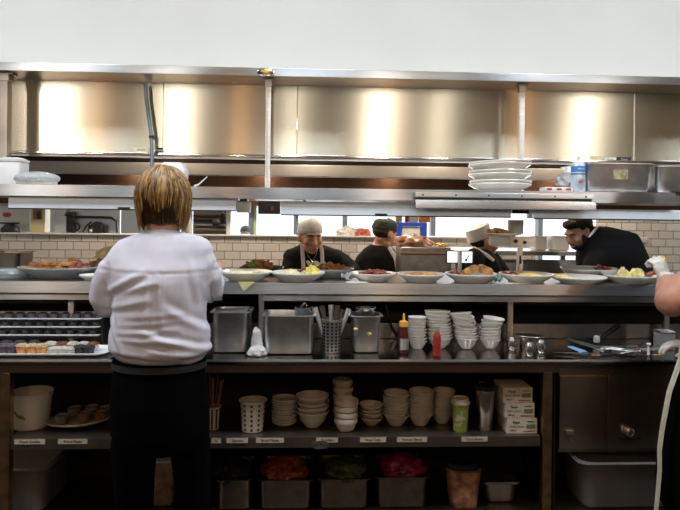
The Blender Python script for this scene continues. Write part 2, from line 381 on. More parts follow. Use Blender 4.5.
ctrl(258, 280, 201.5, 214, BLACK, 'black control box between the left and middle heat lamps', 'lamp_controller', 'control box')
ctrl(512.5, 532, 205, 213.5, BLACK, 'black control box right of the middle heat lamp', 'lamp_controller', 'control box')
a = q(253, 238, 2.74)
# pass shelf
PY = 2.60; pz1 = Zc(283.5, PY); pz0 = Zc(294.5, PY)
t = thing('pass_shelf', 'wide stainless pass shelf holding the plated food', 'shelf', (0, PY, pz0))
bm = NB(); box(bm, XL, XRr, .004, .52, pz1-pz0-.006, pz1-pz0, 0); part('shelf_board', bm, PASST, t, smooth=False)
bm = NB(); box(bm, XL, XRr, 0, .0035, 0, pz1-pz0+.0005, .001); part('front_lip', bm, STEEL, t)
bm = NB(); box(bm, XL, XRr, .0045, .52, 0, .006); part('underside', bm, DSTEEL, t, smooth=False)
zz1 = Zc(295.2, 2.66)-pz0; zz0 = Zc(301.3, 2.66)-pz0
bm = NB(); box(bm, X(262, 2.66, 1.1), XRr, .06, .09, zz0, min(-.001, zz1), .001)
box(bm, XL, X(222, 2.66, 1.1), .06, .09, zz0, min(-.001, zz1), .001); part('stiffening_rail', bm, STEEL, t)
PZ = pz1
CY = 2.40; CZ = .90
for px, lb in ((261, 'short steel post between counter and pass shelf left of the pan with the ladle'), (511, 'short steel post between counter and pass shelf above the salt shakers'), (668, 'short steel post between counter and pass shelf near the right edge'), (70, 'short steel post between counter and pass shelf behind the dessert trays')):
    x = X(px, 2.74, 1.0); t = thing('pass_post', lb, 'post', (x, 2.76, CZ))
    bm = NB(); box(bm, -.0125, .0125, -.0125, .0125, .001, pz0-CZ-.001, .002); part('upright', bm, STEEL, t)
    bm = NB(); box(bm, -.022, .022, -.022, .022, .0, .004, .001); part('foot_plate', bm, DSTEEL, t)
# counter
cz0 = Zc(373, CY); cxr = X(760, CY, .9)
t = thing('steel_counter', 'long dark stainless work counter with backsplash', 'counter', (0, CY, 0))
bm = NB(); box(bm, XL, cxr, 0, .43, CZ-.02, CZ, .003); part('countertop', bm, TOPST, t)
bm = NB(); box(bm, XL, cxr, -.003, -.0003, CZ-.009, CZ+.0005, .001); part('edge_highlight', bm, STEEL, t)  # brighter strip stands in for the highlight along the counter edge
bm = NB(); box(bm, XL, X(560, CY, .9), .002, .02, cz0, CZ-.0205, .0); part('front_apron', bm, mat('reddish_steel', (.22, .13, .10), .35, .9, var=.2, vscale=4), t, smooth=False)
bm = NB(); box(bm, XL, cxr, .415, .43, CZ+.001, .968, .002); part('backsplash', bm, mat('splash_steel', (.42, .40, .38), .35, 1, .5, var=.15), t)
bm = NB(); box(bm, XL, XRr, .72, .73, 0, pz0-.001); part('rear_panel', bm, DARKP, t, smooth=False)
bm = NB(); tube(bm, [(XL, .70, 1.02), (XRr, .70, 1.02)], .008, 8); part('pipe', bm, DSTEEL, t)
for px in (3.5, 548):
    w = .019; x = X(px, CY, .6); bm = NB(); box(bm, x-w, x+w, .005, .043, .001, cz0-.0005, .003); part('leg', bm, mat('leg_steel', (.50, .32, .18), .3, 1, .4, var=.3), t)
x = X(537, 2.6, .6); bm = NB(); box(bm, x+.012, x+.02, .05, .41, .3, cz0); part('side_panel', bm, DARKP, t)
SZ = Zc(437, 2.42)
sx0, sx1 = X(8, 2.42, SZ), X(540, 2.42, SZ)
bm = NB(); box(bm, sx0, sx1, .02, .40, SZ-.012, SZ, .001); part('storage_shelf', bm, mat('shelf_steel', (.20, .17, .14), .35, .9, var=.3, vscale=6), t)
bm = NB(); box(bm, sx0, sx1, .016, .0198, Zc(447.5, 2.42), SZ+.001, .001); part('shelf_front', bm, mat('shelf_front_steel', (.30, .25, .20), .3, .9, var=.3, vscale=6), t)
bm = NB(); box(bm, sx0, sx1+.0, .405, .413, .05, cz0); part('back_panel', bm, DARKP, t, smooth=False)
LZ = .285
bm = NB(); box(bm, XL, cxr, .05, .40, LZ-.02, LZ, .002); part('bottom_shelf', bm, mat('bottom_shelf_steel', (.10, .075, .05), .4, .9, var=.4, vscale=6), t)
# the raised back board on the left bay, latch etc. on the right bay
x0 = X(559, 2.52, .7); x1 = X(700, 2.52, .7)
t = thing('under_counter_cabinet', 'dark stainless cabinet front below the right end of the counter', 'cabinet', ((x0+x1)/2, 2.52, .487)); hw = (x1-x0)/2
bm = NB(); box(bm, -hw, hw, .004, .26, 0, CZ-.4871-.001, .002); part('body', bm, mat('cabinet_steel', (.40, .34, .28), .34, .9, .4, var=.3, vscale=3), t)
xm = X(606, 2.52, .6)-(x0+x1)/2
for a, b in ((-hw, xm-.003), (xm+.003, hw)):
    bm = NB(); box(bm, a, b, -.008, .0035, .02, Zc(376, 2.52)-.487, .002); part('door', bm, mat('cabinet_steel2', (.55, .47, .39), .3, .9, .5, var=.35, vscale=2.5), t)
pp = q(570, 433, 2.50); ox = (x0+x1)/2
bm = NB(); box(bm, pp.x-ox-.016, pp.x-ox+.016, -.022, -.0085, pp.z-.487-.007, pp.z-.487+.010, .002); part('latch', bm, TOOL, t)
bm = NB(); tube(bm, [(pp.x-ox+.004, -.02, pp.z-.502), (pp.x-ox+.004, -.02, pp.z-.522)], .005, 8); part('padlock', bm, CHROME, t)
pp = q(629, 433, 2.50); bm = NB()
lathe(bm, [(.018, 0), (.022, .01), (.018, .022), (.008, .028)], (pp.x-ox, -.0085, pp.z-.482), 18, M=Matrix.Rotation(PI/2, 3, 'X')); part('drain_valve', bm, TOOL, t)
bm = NB(); box(bm, pp.x-ox-.04, pp.x-ox+.045, -.035, -.0085, pp.z-.487-.022, pp.z-.487-.014, .003); part('valve_handle', bm, BLACK, t)
# shelf tags
tags = [(14.5, 45, 'Plastic Bottles'), (58, 87.5, 'Bread Plates'), (211.5, 221, 'ks'), (226.5, 248, 'Spoons'), (256, 284, 'Bread Plates'), (316, 338, 'Ramekin'), (360, 386, 'Soup Cups'), (397, 427, 'Monkey Bowls'), (461.5, 487.5, 'Soup Bowls')]
TAGM = mat('tag_paper', (.62, .54, .42), .7, 0, var=.1)
for p0, p1, s in tags:
    Y = 2.4145; a = q(p0, 442.3, Y); b = q(p1, 437.8, Y); x = (a.x+b.x)/2; w = (b.x-a.x)/2; h = .0095
    t = thing('shelf_label', 'paper shelf label reading %s%s' % (s, ', cut short beside the trousers' if s == 'ks' else ' below the tan oval plate' if p0 == 58 else ' below the stack of side plates' if p0 == 256 else ' on the storage shelf front'), 'label', (x, Y, SZ-.0105))
    bm = NB(); box(bm, -w, w, -.001, 0, -h, h); part('paper', bm, TAGM, t, smooth=False)
    bm = NB(); text_bm(bm, s, h*1.45 if len(s) > 3 else h*1.4, (0, -.0012, 0)); part('lettering', bm, INK, t, smooth=False)
bm = NB(); a = q(320, 444, 2.41)
lathe(bm, [(.001, 0), (.022, .003), (.036, .004), (.037, .002), (.022, -.001), (.001, -.003)], (0, 0, 0), 24, sx=1, sy=.45, M=Matrix.Rotation(PI/2, 3, 'X'))
single('oval_hole_cover', bm, CHROME, 'small oval metal pull on the shelf front below the deep bowls', 'pull', (a.x, 2.4125, SZ-.028))
bm = NB(); a = q(587, 442, 2.41)
# ================================================================== upper shelf items
def at(px, Y, z): return V((X(px, Y, z), Y, z))
def wpx(n, Y): return n*Y/F                     # a width in pixels -> metres at depth Y
# tub, wrapped pack, container behind the head
t = thing('plastic_tub', 'tall off-white plastic tub at the left end of the upper shelf', 'tub', at(13, 2.86, SHZ))
bm = NB(); rings(bm, [[V((math.copysign(abs(math.cos(a))**.4, math.cos(a))*s, math.copysign(abs(math.sin(a))**.4, math.sin(a))*s, z)) for a in [2*PI*k/32 for k in range(32)]] for s, z in ((.045, 0), (.052, .01), (.055, .10), (.05, .108))]); part('body', bm, WPLAS, t)
bm = NB(); rings(bm, [[V((math.copysign(abs(math.cos(a))**.4, math.cos(a))*s, math.copysign(abs(math.sin(a))**.4, math.sin(a))*s, z)) for a in [2*PI*k/32 for k in range(32)]] for s, z in ((.056, .1085), (.058, .118), (.035, .128))]); part('lid', bm, WPLAS, t)
t = thing('wrapped_pack', 'flat pack of lids in crinkled clear plastic on the left of the upper shelf', 'pack', at(37, 2.76, SHZ))
bm = NB(); lathe(bm, [(.07, 0), (.085, .006), (.085, .03), (.07, .04)], n=30, sy=.7); part('stack_of_lids', bm, mat('pale_lid', (.62, .62, .56), .5, 0, var=.2, vscale=40), t)
bm = NB(); g = bmesh.ops.create_icosphere(bm, subdivisions=4, radius=1)
for v in g['verts']:
    p = v.co; s = 1+.05*noise.noise(p*4)+.03*noise.noise(p*11); v.co = V((p.x*.095*s, p.y*.075*s, .031+p.z*.031*min(1.0, s)+0))
part('plastic_wrap', bm, mat('crinkled_wrap', (.86, .88, .90), .1, 0, trans=.55, bump=1, bscale=60), t)
t = thing('plastic_container', 'white plastic container on the upper shelf behind the server in white', 'container', at(173, 2.88, SHZ))
bm = NB(); rings(bm, [[V((math.copysign(abs(math.cos(a))**.35, math.cos(a))*s, math.copysign(abs(math.sin(a))**.35, math.sin(a))*s*.8, z)) for a in [2*PI*k/32 for k in range(32)]] for s, z in ((.055, 0), (.060, .01), (.066, .085), (.05, .11), (.04, .118))]); part('body', bm, WPLAS, t)
# generic plate
def plate_bm(r, h, deep=.5, n=40, sy=1):
    b = NB(); lathe(b, [(.001, .003), (r*.55, .003), (r*.60, .0), (r*.63, .0), (r*.66, .005), (r*.80, h*.45), (r*.97, h*.9), (r*.995, h), (r*1.0, h+.003), (r*.99, h+.0055), (r*.965, h+.004), (r*.80, h*.55+.002), (r*.62, .008), (.001, .008)], n=n, sy=sy, cap=False); return b
big = mesh('plate', plate_bm(.140, .030), PLATE)
def mk(me, name, label, cat, loc, group=None, rot=(0, 0, 0)):
    o = bpy.data.objects.new(name, me); C.objects.link(o); o.location = loc; o.rotation_euler = rot; wn(o); return tag(o, label, cat, group)
for i, (z, rx, ry) in enumerate([(0, 0, 0), (.014, 0, .004), (.045, 0, -.006), (.059, 0, .0), (.088, .01, .02), (.101, .01, .03)]):
    mk(big, 'dinner_plate', 'large cream dinner plate, %s of the upper shelf stack' % ('bottom' if i == 0 else 'top' if i == 5 else ORD[i]+' from the bottom'), 'plate', at(499.5+(i % 2)*.8, 2.79, SHZ+z+.001), 'dinner plates stacked on the upper shelf', (rx, ry, i*.7))
# package with red print
t = thing('paper_package', 'small white package with red print lying beside the plate stack', 'package', at(556, 2.70, SHZ), .1)
bm = NB(); box(bm, -.066, .066, -.03, .03, 0, .020, .006); part('wrapper', bm, WPLAS, t)
bm = NB()
for a, b in ((-.058, -.035), (-.012, .010), (.03, .055)): box(bm, a, b, -.0315, -.030, .006, .015, .0005)
part('print', bm, RED, t)
# spray can
t = thing('spray_can', 'white and pale blue spray can with a blue band', 'spray can', at(578, 2.70, SHZ))
s = 2.70/F
bm = NB(); lathe(bm, [(.028, 0), (.0305, .003), (.0305, .118), (.0285, .122)], n=32); part('body', bm, mat('can_blue_white', (.62, .72, .82), .3, .3, var=.15, vscale=30), t)
bm = NB(); lathe(bm, [(.0309, .088), (.0311, .09), (.0311, .112), (.0309, .114)], n=32, cap=False); part('band', bm, mat('can_blue', (.06, .24, .62), .35), t)
bm = NB(); lathe(bm, [(.0312, .076), (.0312, .0825)], n=32, cap=False); part('stripe', bm, mat('can_navy', (.10, .14, .25), .35), t)
bm = NB(); lathe(bm, [(.0285, .1225), (.0275, .129), (.021, .137), (.013, .140)], n=28); part('shoulder', bm, WPLAS, t)
bm = NB(); lathe(bm, [(.009, .1405), (.009, .156), (.005, .162)], n=14); part('nozzle', bm, WPLAS, t)
bm = NB(); ell(bm, (0, -.0300, .048), (.013, .003, .009), Matrix.Rotation(-.5, 3, 'Y')); part('emblem', bm, mat('can_emblem', (.40, .20, .12), .5), t)
bm = NB(); text_bm(bm, 'SPRAY', .011, (0, -.0312, .101)); part('lettering', bm, WINK, t, smooth=False)
# hotel pans
def pan_bms(w, d, h, lip=.012, taper=.88, rad=.03, th=.0015):
    def rr(a, b, z, r):
        pts = []
        for cx, cy, a0 in ((a-r, b-r, 0), (-a+r, b-r, PI/2), (-a+r, -b+r, PI), (a-r, -b+r, 1.5*PI)):
            for k in range(7): an = a0+k*PI/12; pts.append(V((cx+math.cos(an)*r, cy+math.sin(an)*r, z)))
        return pts
    a, b = w/2, d/2; T = taper
    bm = NB(); rings(bm, [rr(a*T-.012, b*T-.012, .0, rad*.7), rr(a*T-.003, b*T-.003, .004, rad*.8), rr(a*T, b*T, .014, rad), rr(a-lip*.9, b-lip*.9, h-.008, rad), rr(a-lip*.8, b-lip*.8, h-.0035, rad), rr(a, b, h-.0035, rad*.8), rr(a, b, h-.001, rad*.8),
        rr(a-.002, b-.002, h, rad*.8), rr(a-lip*.8-th, b-lip*.8-th, h, rad), rr(a-lip-th, b-lip-th, h-.01, rad), rr(a*T-th*2, b*T-th*2, .014, rad), rr(a*T-.015, b*T-.015, .003, rad*.7)], cap=True)
    return bm
def hotel_pan(px0, px1, Y, z, h, label, d=.26, m=None, cat='pan', name='steel_pan', rz=0, taper=.88, sticker_=None):
    # px0..px1 measured at the front rim
    Yf = Y; w = X(px1, Yf, z+h)-X(px0, Yf, z+h); t = thing(name, label, cat, ((X(px1, Yf, z+h)+X(px0, Yf, z+h))/2, Yf+d/2, z), rz)
    part('pan_body', pan_bms(w, d, h, taper=taper), m or PAN, t); return t, w
UZ = SHZ+.001
t, w = hotel_pan(586, 657, 2.67, UZ, (192-162)*2.67/F, 'large clean steel pan lying on the right of the upper shelf with a worn sticker', .30)
h = 30*2.67/F
bm = NB(); box(bm, -.03, .035, -.141, -.1385, h*.42, h*.75, .0005, Matrix.Rotation(-.02, 4, 'X')); part('sticker', bm, mat('worn_sticker', (.45, .38, .22), .6, 0, var=.5, vscale=60), t)
hotel_pan(658.5, 705, 2.67, UZ, 28*2.67/F, 'steel pan cut off by the right edge on the upper shelf', .28)
t = thing('tongs', 'thin steel tongs standing between the spray can and the large pan', 'tongs', at(590, 2.80, SHZ))
bm = NB(); tube(bm, [(-.12, -.06, .004), (-.08, -.06, .03), (.0, -.02, .10), (.02, 0, .118)], [.004, .003, .003, .003], 6, flat=2); part('arm', bm, STEEL, t)
t = thing('plastic_bag', 'small clear bag lying behind the spray can', 'bag', at(568, 2.82, SHZ))
bm = NB(); g = bmesh.ops.create_icosphere(bm, subdivisions=4, radius=1)
for v in g['verts']:
    p = v.co.copy(); s = 1+.3*noise.noise(p*2.5)+.1*noise.noise(p*7); v.co = V((p.x*.05*s, p.y*.04*s, .05+p.z*.045*min(s, 1.05)))
part('bag_film', bm, mat('bag_film', (.80, .82, .80), .15, 0, trans=.6, bump=.6, bscale=50), t)
bm = NB(); tube(bm, [(-.02, 0, .003), (0, 0, .012), (.035, 0, .045)], [.005, .003, .0025], 8); single('spoon', bm, WPLAS, 'small white spoon lying on the upper shelf right of the server in white', 'spoon', at(199, 2.68, SHZ))
# ================================================================== food on the pass
def mound(name, w, d, h, m, label, cat, loc, seed=0, lump=.35, fr=5, rz=0, group=None):
    bm = NB(); g = bmesh.ops.create_icosphere(bm, subdivisions=4, radius=1)
    for v in g['verts']:
        p = v.co.copy(); s = 1+lump*noise.noise(p*fr*.5+V((seed, 0, 0)))+lump*.5*noise.noise(p*fr*1.3+V((0, seed, 0)))
        z = p.z*h*s
        v.co = V((p.x*w/2*s, p.y*d/2*s, max(z, 0)))
    return single(name, bm, m, label, cat, loc, group, (0, 0, rz))
def strip(name, L, w, th, m, label, cat, loc, rz=0, wave=.004, seed=0, rot=(0, 0), group=None, curl=0):
    bm = NB(); rs = []
    for i in range(15):
        s = i/14; x = (s-.5)*L; z = wave*math.sin(s*13+seed)+wave+curl*(s-.5)**2; ww = w/2*(1+.15*math.sin(s*9+seed))*(.6+.4*min(1, 6*s*(1-s)))
        rs.append([V((x, -ww, z)), V((x, 0, z-th*.3)), V((x, ww, z)), V((x, ww, z+th)), V((x, 0, z+th*1.4)), V((x, -ww, z+th))])
    rings(bm, rs); return single(name, bm, m, label, cat, loc, group, (rot[0], rot[1], rz))
def roll(name, L, r, m, label, cat, loc, rz=0, group=None, tilt=0):
    bm = NB(); rs = []
    for i in range(13):
        s = i/12; rr = r*(max(.02, 1-(2*s-1)**4))**.5
        rs.append([V(((s-.5)*L, math.cos(a)*rr*(1+.05*noise.noise(V((s*6, a, 0)))), r+math.sin(a)*rr*.9)) for a in [2*PI*k/14 for k in range(14)]])
    rings(bm, rs); return single(name, bm, m, label, cat, loc, group, (0, tilt, rz))
PM = {}
def plate(px, wp, Y, label, m=PLATE, h=.022, sy=1, z=PZ, cat='plate', name='plate', rz=0):
    h = h*1.5
    r = wp/2*Y/F; key = (round(r, 3), m.name, h, sy)
    if key not in PM: PM[key] = mesh('plate', plate_bm(r, h, sy=sy), m)
    return mk(PM[key], name, label, cat, at(px, Y, z+.001), None, (0, 0, rz))
def on(px, Y, z=.009): return at(px, Y, PZ+z+.016)
plate(59, 76, 2.78, 'large grey oval plate of toast and bacon on the left of the pass', GREYPL, .028, .8)
for i, (px, dy, rz, m, nm) in enumerate(((36, -.02, .1, BREAD, 'toast_slice'), (42, .03, -.15, BREAD, 'toast_slice'), (55, .0, .2, BREAD, 'toast_slice'))):
    strip(nm, .16, .06, .012, m, ('long toasted bread slice, %s from the left on the large grey plate' % ORD[i]), 'toast', on(px+6, 2.78+dy, .010+.0135*i), rz, .001, i, rot=(0, .02), curl=.02)
mound('browned_sausage', .07, .06, .05, BREAD, 'browned round bread roll standing on the grey plate', 'bread', on(73, 2.80, .012), 3)
mound('bacon_pile', .10, .08, .035, MEAT, 'dark pile of bacon on the right of the grey plate', 'bacon', on(79, 2.76, .012), 5, .5)
mound('fried_potatoes', .12, .07, .022, HASH, 'brown fried potatoes at the front of the grey plate', 'potatoes', on(55, 2.73, .012), 8, .5)
plate(106, 50, 2.92, 'pale plate of bread partly hidden left of the server in white', PLATE)
mound('bread_pile', .16, .10, .045, BREAD, 'pile of bread on the plate partly hidden by the server in white', 'bread', on(104, 2.92), 12, .4)
plate(93, 26, 2.67, 'small white saucer beside the left shoulder of the server in white', PLATE, .012)
single('glass_lids', (lambda b: (lathe(b, [(.001, 0), (.08, 0), (.095, .02), (.092, .035), (.085, .038), (.001, .038)], n=40, sy=.8, cap=False), b)[1])(NB()), mat('pale_glass', (.55, .66, .68), .08, 0, trans=.4), 'pale blue-green glass dish at the left edge of the pass', 'dish', at(10, 2.76, PZ+.001))
t, w = hotel_pan(-20, 21, 2.92, PZ+.001, .095, 'dark steel pan at the far left behind the glass dish', .18, m=DSTEEL)
mound('wrapped_sandwich', .17, .10, .05, mat('pale_wrap_bread', (.84, .72, .46), .6, 0, var=.35, vscale=25), 'pale bread roll with dark filling beside the left shoulder of the server', 'sandwich', at(113, 2.98, PZ+.072), 3, .25)
t = thing('dark_bowl', 'dark bowl under the pale bread roll beside the left shoulder', 'bowl', at(113, 2.98, PZ+.001)); bm = NB(); lathe(bm, [(.03, 0), (.05, .02), (.07, .068), (.072, .072), (.066, .070), (.04, .02), (.001, .01)], n=30, cap=False); part('body', bm, DARKPL, t)
plate(246, 52, 2.72, 'cream plate with a folded tortilla right of the server in white', PLATE)
mound('folded_tortilla', .17, .10, .014, TORT, 'folded flour tortilla on the first plate right of the server in white', 'tortilla', on(240, 2.72), 2, .2)
mound('folded_tortilla', .09, .08, .016, TORT, 'small folded tortilla at the right edge of the plate nearest the server in white', 'tortilla', on(262, 2.72, .014), 6, .25)
plate(261, 46, 2.98, 'dark plate of filled tacos behind the cream plates', DARKPL, .02)
mound('taco_filling', .13, .10, .042, HASH, 'heap of crisp taco filling on the dark plate', 'tacos', on(259, 2.98), 9, .5, 7)
mound('greens', .06, .05, .03, GREEN, 'green leaves at the left of the dark taco plate', 'greens', on(253, 2.95, .014), 4, .5)
plate(298, 54, 2.70, 'cream plate with a tortilla and yellow eggs in front of the white-capped cook', PLATE)
mound('folded_tortilla', .085, .07, .024, TORT, 'folded tortilla on the plate in front of the white-capped cook', 'tortilla', on(290, 2.70), 14, .3)
mound('scrambled_eggs', .06, .05, .035, mat('bright_egg', (.82, .68, .14), .5, 0, var=.3, vscale=40, bump=.5), 'bright yellow scrambled eggs in front of the white-capped cook', 'eggs', on(312, 2.72, .012), 17, .4)
strip('bacon_strip', .08, .03, .006, MEAT, 'red bacon strip behind the yellow eggs', 'bacon', on(306, 2.76, .018), .4, .006, 3)
plate(330, 48, 2.86, 'grey plate of browned hash near the middle of the pass', GREYPL, .024)
mound('hash_browns', .13, .10, .035, HASH, 'mound of browned hash on the grey plate in front of the cook', 'hash browns', on(331, 2.86, .012), 21, .45, 6)
strip('tortilla_strip', .09, .04, .008, TORT, 'curled fried tortilla strip on the left of the hash', 'tortilla', on(316, 2.90, .03), -.5, .008, 2)
def napkin(px, Y, w, d, h, m, label, seed, rz=0):
    bm = NB(); n = 12; vs = [[bm.verts.new(((i/n-.5)*w, (j/n-.5)*d, max(0, h*(.5+noise.noise(V((i*.35+seed, j*.35, 0))))))) for j in range(n+1)] for i in range(n+1)]
    for i in range(n):
        for j in range(n): bm.faces.new((vs[i][j], vs[i+1][j], vs[i+1][j+1], vs[i][j+1]))
    bmesh.ops.solidify(bm, geom=bm.faces[:], thickness=.0012)
    return single('paper_napkin', bm, m, label, 'napkin', at(px, Y, PZ+.003), None, (0, 0, rz))
napkin(349, 2.74, .07, .07, .03, CLOTHW, 'crumpled white napkin left of the plate by the black-capped cook', 3)
plate(373, 46, 2.72, 'cream plate of chopped meat in front of the black-capped cook', PLATE, .02)
mound('chopped_meat', .12, .09, .022, MEAT, 'chopped dark meat on the plate in front of the black-capped cook', 'meat', on(374, 2.72), 30, .5, 7)
plate(421, 48, 2.70, 'cream plate spread with brown toast in the middle of the pass', PLATE, .02)
mound('flat_toast', .16, .11, .016, BREAD, 'flat brown toast covering the plate in the middle of the pass', 'toast', on(421, 2.70), 33, .2)
plate(471, 52, 2.70, 'cream plate with two fried rolls and bacon', PLATE, .022)
for i, (px, rz, dz) in enumerate(((472, .5, .010), (484, -.9, .012))):
    roll('fried_roll', .085, .021, BREAD, ('left' if i == 0 else 'right')+' golden fried roll on the plate below the small screen', 'roll', on(px, 2.70, dz+.004), rz, 'fried rolls on the pass', -.3 if i == 0 else .3)
mound('bacon_pile', .07, .08, .022, MEAT, 'dark bacon left of the two fried rolls', 'bacon', on(457, 2.70), 35, .5, 7)
napkin(496, 2.665, .05, .05, .035, mat('greenish_paper', (.45, .62, .55), .7, 0, var=.6, vscale=40), 'small crumpled green and white paper between two plates', 8)
plate(526, 54, 2.70, 'cream plate with thin omelette under the steel scale', PLATE, .022)
mound('omelette', .12, .08, .014, EGG, 'thin yellow omelette on the plate under the steel scale', 'omelette', on(528, 2.70), 40, .4)
strip('bacon_strip', .09, .03, .006, MEAT, 'dark bacon strip on the omelette plate', 'bacon', on(512, 2.72, .014), .1, .004, 7)
plate(578, 56, 2.68, 'cream plate nearest the front below the bending cook', PLATE, .016)
plate(589, 56, 2.88, 'large pale plate with red meat behind the front plate', mat('pale_grey_ceramic', (.55, .57, .58), .18, 0, var=.1, coat=.3), .03)
mound('red_meat', .08, .06, .025, MEAT, 'red sliced meat at the right of the pale plate', 'meat', on(602, 2.88, .02), 44, .4)
mound('scrambled_eggs', .08, .06, .012, EGG, 'yellow eggs at the left edge of the front plate', 'eggs', on(560, 2.68, .008), 47, .4)
plate(630, 54, 2.70, 'cream plate with two halved yellow potatoes and bacon', PLATE, .020)
HALF = mat('yellow_potato', (.78, .66, .25), .5, 0, var=.4, vscale=40, bump=.4)
for i, (px, s) in enumerate(((623, 1), (636, 1.1))):
    mound('potato_half', .062*s, .05, .046, HALF, ('left' if i == 0 else 'right')+' halved yellow potato on the plate near the gloved hand', 'potato', on(px, 2.69, .006), 50+i, .25, 3, group='halved potatoes on the pass')
strip('bacon_strip', .10, .04, .008, MEAT, 'red bacon strip right of the halved potatoes', 'bacon', on(644, 2.72, .014), -.1, .006, 9)
# papers hanging off the pass
for px, w, m, lb in ((246, .075, YPAPER, 'yellow paper corner hanging over the pass front'),):
    bm = NB(); x = w/2
    vs = [V((-x, .03, .0)), V((x, .03, .0)), V((x*.95, -.006, .002)), V((-.2*x, -.014, -.034)), V((-.85*x, -.006, .002))]
    f = [bm.verts.new(v) for v in vs]; bm.faces.new((f[0], f[1], f[2], f[4])); bm.faces.new((f[4], f[2], f[3]))
    bmesh.ops.solidify(bm, geom=bm.faces[:], thickness=.0008)
    single('paper_sheet', bm, m, lb, 'paper', at(px, 2.60, PZ+.002))
def slip(px, Y, w, d, m, label, rz=0):
    bm = NB(); box(bm, -w/2, w/2, -d/2, d/2, 0, .001); single('paper_slip', bm, m, label, 'paper', at(px, Y, PZ+.0015), None, (0, 0, rz), smooth=False)
slip(357, 2.635, .09, .05, PAPER, 'white paper slip on the front edge of the pass left of the middle', .05)
slip(517, 2.63, .11, .04, PAPER, 'white paper slip on the pass below the omelette plate', -.03)
# scale with pizza plate
z0_ = PZ+.001
t = thing('kitchen_scale', 'tall steel scale column with a horizontal head above the pass', 'scale', at(519.5, 2.95, z0_))
zs = lambda py: q(519, py, 2.95).z-z0_
bm = NB(); box(bm, -.035, .035, -.03, .03, 0, .012, .003); part('base', bm, STEEL, t)
bm = NB(); box(bm, -.0125, .0125, -.01, .01, .0125, zs(247), .002); part('column', bm, STEEL, t)
bm = NB(); box(bm, -.055, .065, -.022, .022, zs(246.5), zs(236.5), .003); part('head', bm, STEEL, t)
bm = NB(); box(bm, -.145, -.056, -.02, .02, zs(246), zs(236.7), .002); part('display_case', bm, mat('scale_beige', (.50, .50, .44), .5), t)
bm = NB(); tube(bm, [(-.03, -.034, zs(241)), (-.03, -.0225, zs(241))], .009, 16); tube(bm, [(.015, -.034, zs(242)), (.015, -.0225, zs(242))], .007, 16); part('knob', bm, BLACK, t)
bm = NB(); box(bm, -.004, .004, -.0125, -.0102, .06, .1, .001); part('slot', bm, BLACK, t)
zt_ = z0_+zs(236.5)
def stdplate(px, Y, z, r, m, label, h=.01):
    o = mk(mesh('plate', plate_bm(r, h), m), 'plate', label, 'plate', at(px, Y, z)); return o
stdplate(503, 2.95, zt_+.001, .088, PLATE, 'shallow plate of pizza on top of the steel scale')
mound('pizza', .12, .11, .028, mat('pizza_topping', (.62, .36, .08), .5, 0, var=.7, vscale=45, col2=(.35, .06, .02), bump=.5), 'small pizza with red and yellow topping on the steel scale', 'pizza', at(497, 2.95, zt_+.009), 60, .4, 6)
t = thing('metal_canister', 'pale grey canister standing on the steel scale', 'canister', at(515.5, 2.95+.02, zt_+.012)); hh = q(515, 220, 2.97).z-zt_-.012
bm = NB(); lathe(bm, [(.034, 0), (.036, .002), (.038, hh), (.035, hh), (.033, .004), (.001, .004)], n=28, cap=False); part('body', bm, mat('grey_enamel', (.55, .55, .52), .4, .2), t)
# small screen on a stand
t = thing('order_screen', 'small bright order screen on a grey stand facing the kitchen pass', 'screen', at(459.5, 2.93, z0_)); zz = lambda py: q(459, py, 2.93).z-z0_
bm = NB(); box(bm, -.066, .066, 0, .012, zz(263.5), zz(250.5), .003); part('case', bm, BLACK, t)
bm = NB(); box(bm, -.060, -.012, -.0015, -.0002, zz(262.5), zz(251.5)); box(bm, .009, .060, -.0015, -.0002, zz(262.5), zz(251.5)); part('display', bm, mat('screen_glow', (.85, .95, 1), .3, emit=1.1), t)
bm = NB(); box(bm, -.011, .008, -.012, -.002, zz(267), zz(250.5), .002); box(bm, -.03, .03, -.03, .03, 0, .006, .002); box(bm, -.01, .008, -.01, .0, .0055, zz(263), .001); part('stand', bm, STEEL, t)
bm = NB(); tube(bm, [(.03, -.004, zz(260)), (.045, -.004, zz(255))], .0022, 6); ell(bm, (.03, -.004, zz(260)), (.006, .002, .006), sub=2); part('gauge_needle', bm, BLACK, t)
# kitchen prep bench with steel box, wrapped bread, containers
KB = 4.12; kz = Zc(249.5, KB)
x0, x1 = X(456, KB, kz), X(593, KB, kz)
t = thing('prep_bench', 'stainless prep bench standing in the kitchen behind the pass', 'bench', ((x0+x1)/2, KB, 0)); hw = (x1-x0)/2
bm = NB(); box(bm, -hw, hw, 0, .5, kz-.03, kz, .003); part('bench_top', bm, STEEL, t)
bm = NB(); box(bm, -hw+.02, hw-.02, .03, .05, kz-.16, kz-.06, .003); part('drawer_front', bm, STEEL, t)
bm = NB(); box(bm, -hw+.01, hw-.01, .051, .48, .5, .53, .003); part('undershelf', bm, DSTEEL, t)
for sx in (-1, 1):
    for y in (.06, .44): bm = NB(); box(bm, sx*(hw-.03)-.018, sx*(hw-.03)+.018, y-.018, y+.018, .0, kz-.0305, .002); part('leg', bm, DSTEEL, t)
bm = NB(); box(bm, -hw+.01, hw-.01, .03, .035, .531, kz-.17); part('front_sheet', bm, DARKP, t)
t = thing('steel_warmer_box', 'wide grey steel box between the black-capped cook and the small screen', 'warmer', at(424, 3.74, 0))
a, b = q(401, 290, 3.74), q(452, 247.5, 3.74); hw = (b.x-a.x)/2
bm = NB(); box(bm, -hw, hw, 0, .24, .85, b.z, .012); part('body', bm, mat('warm_grey_steel', (.42, .38, .34), .35, .8, .3, var=.2), t)
bm = NB(); box(bm, -hw-.004, hw+.004, -.012, .0, b.z-.045, b.z-.03, .003); part('front_trim', bm, mat('copper_trim', (.5, .25, .15), .3, .9), t)
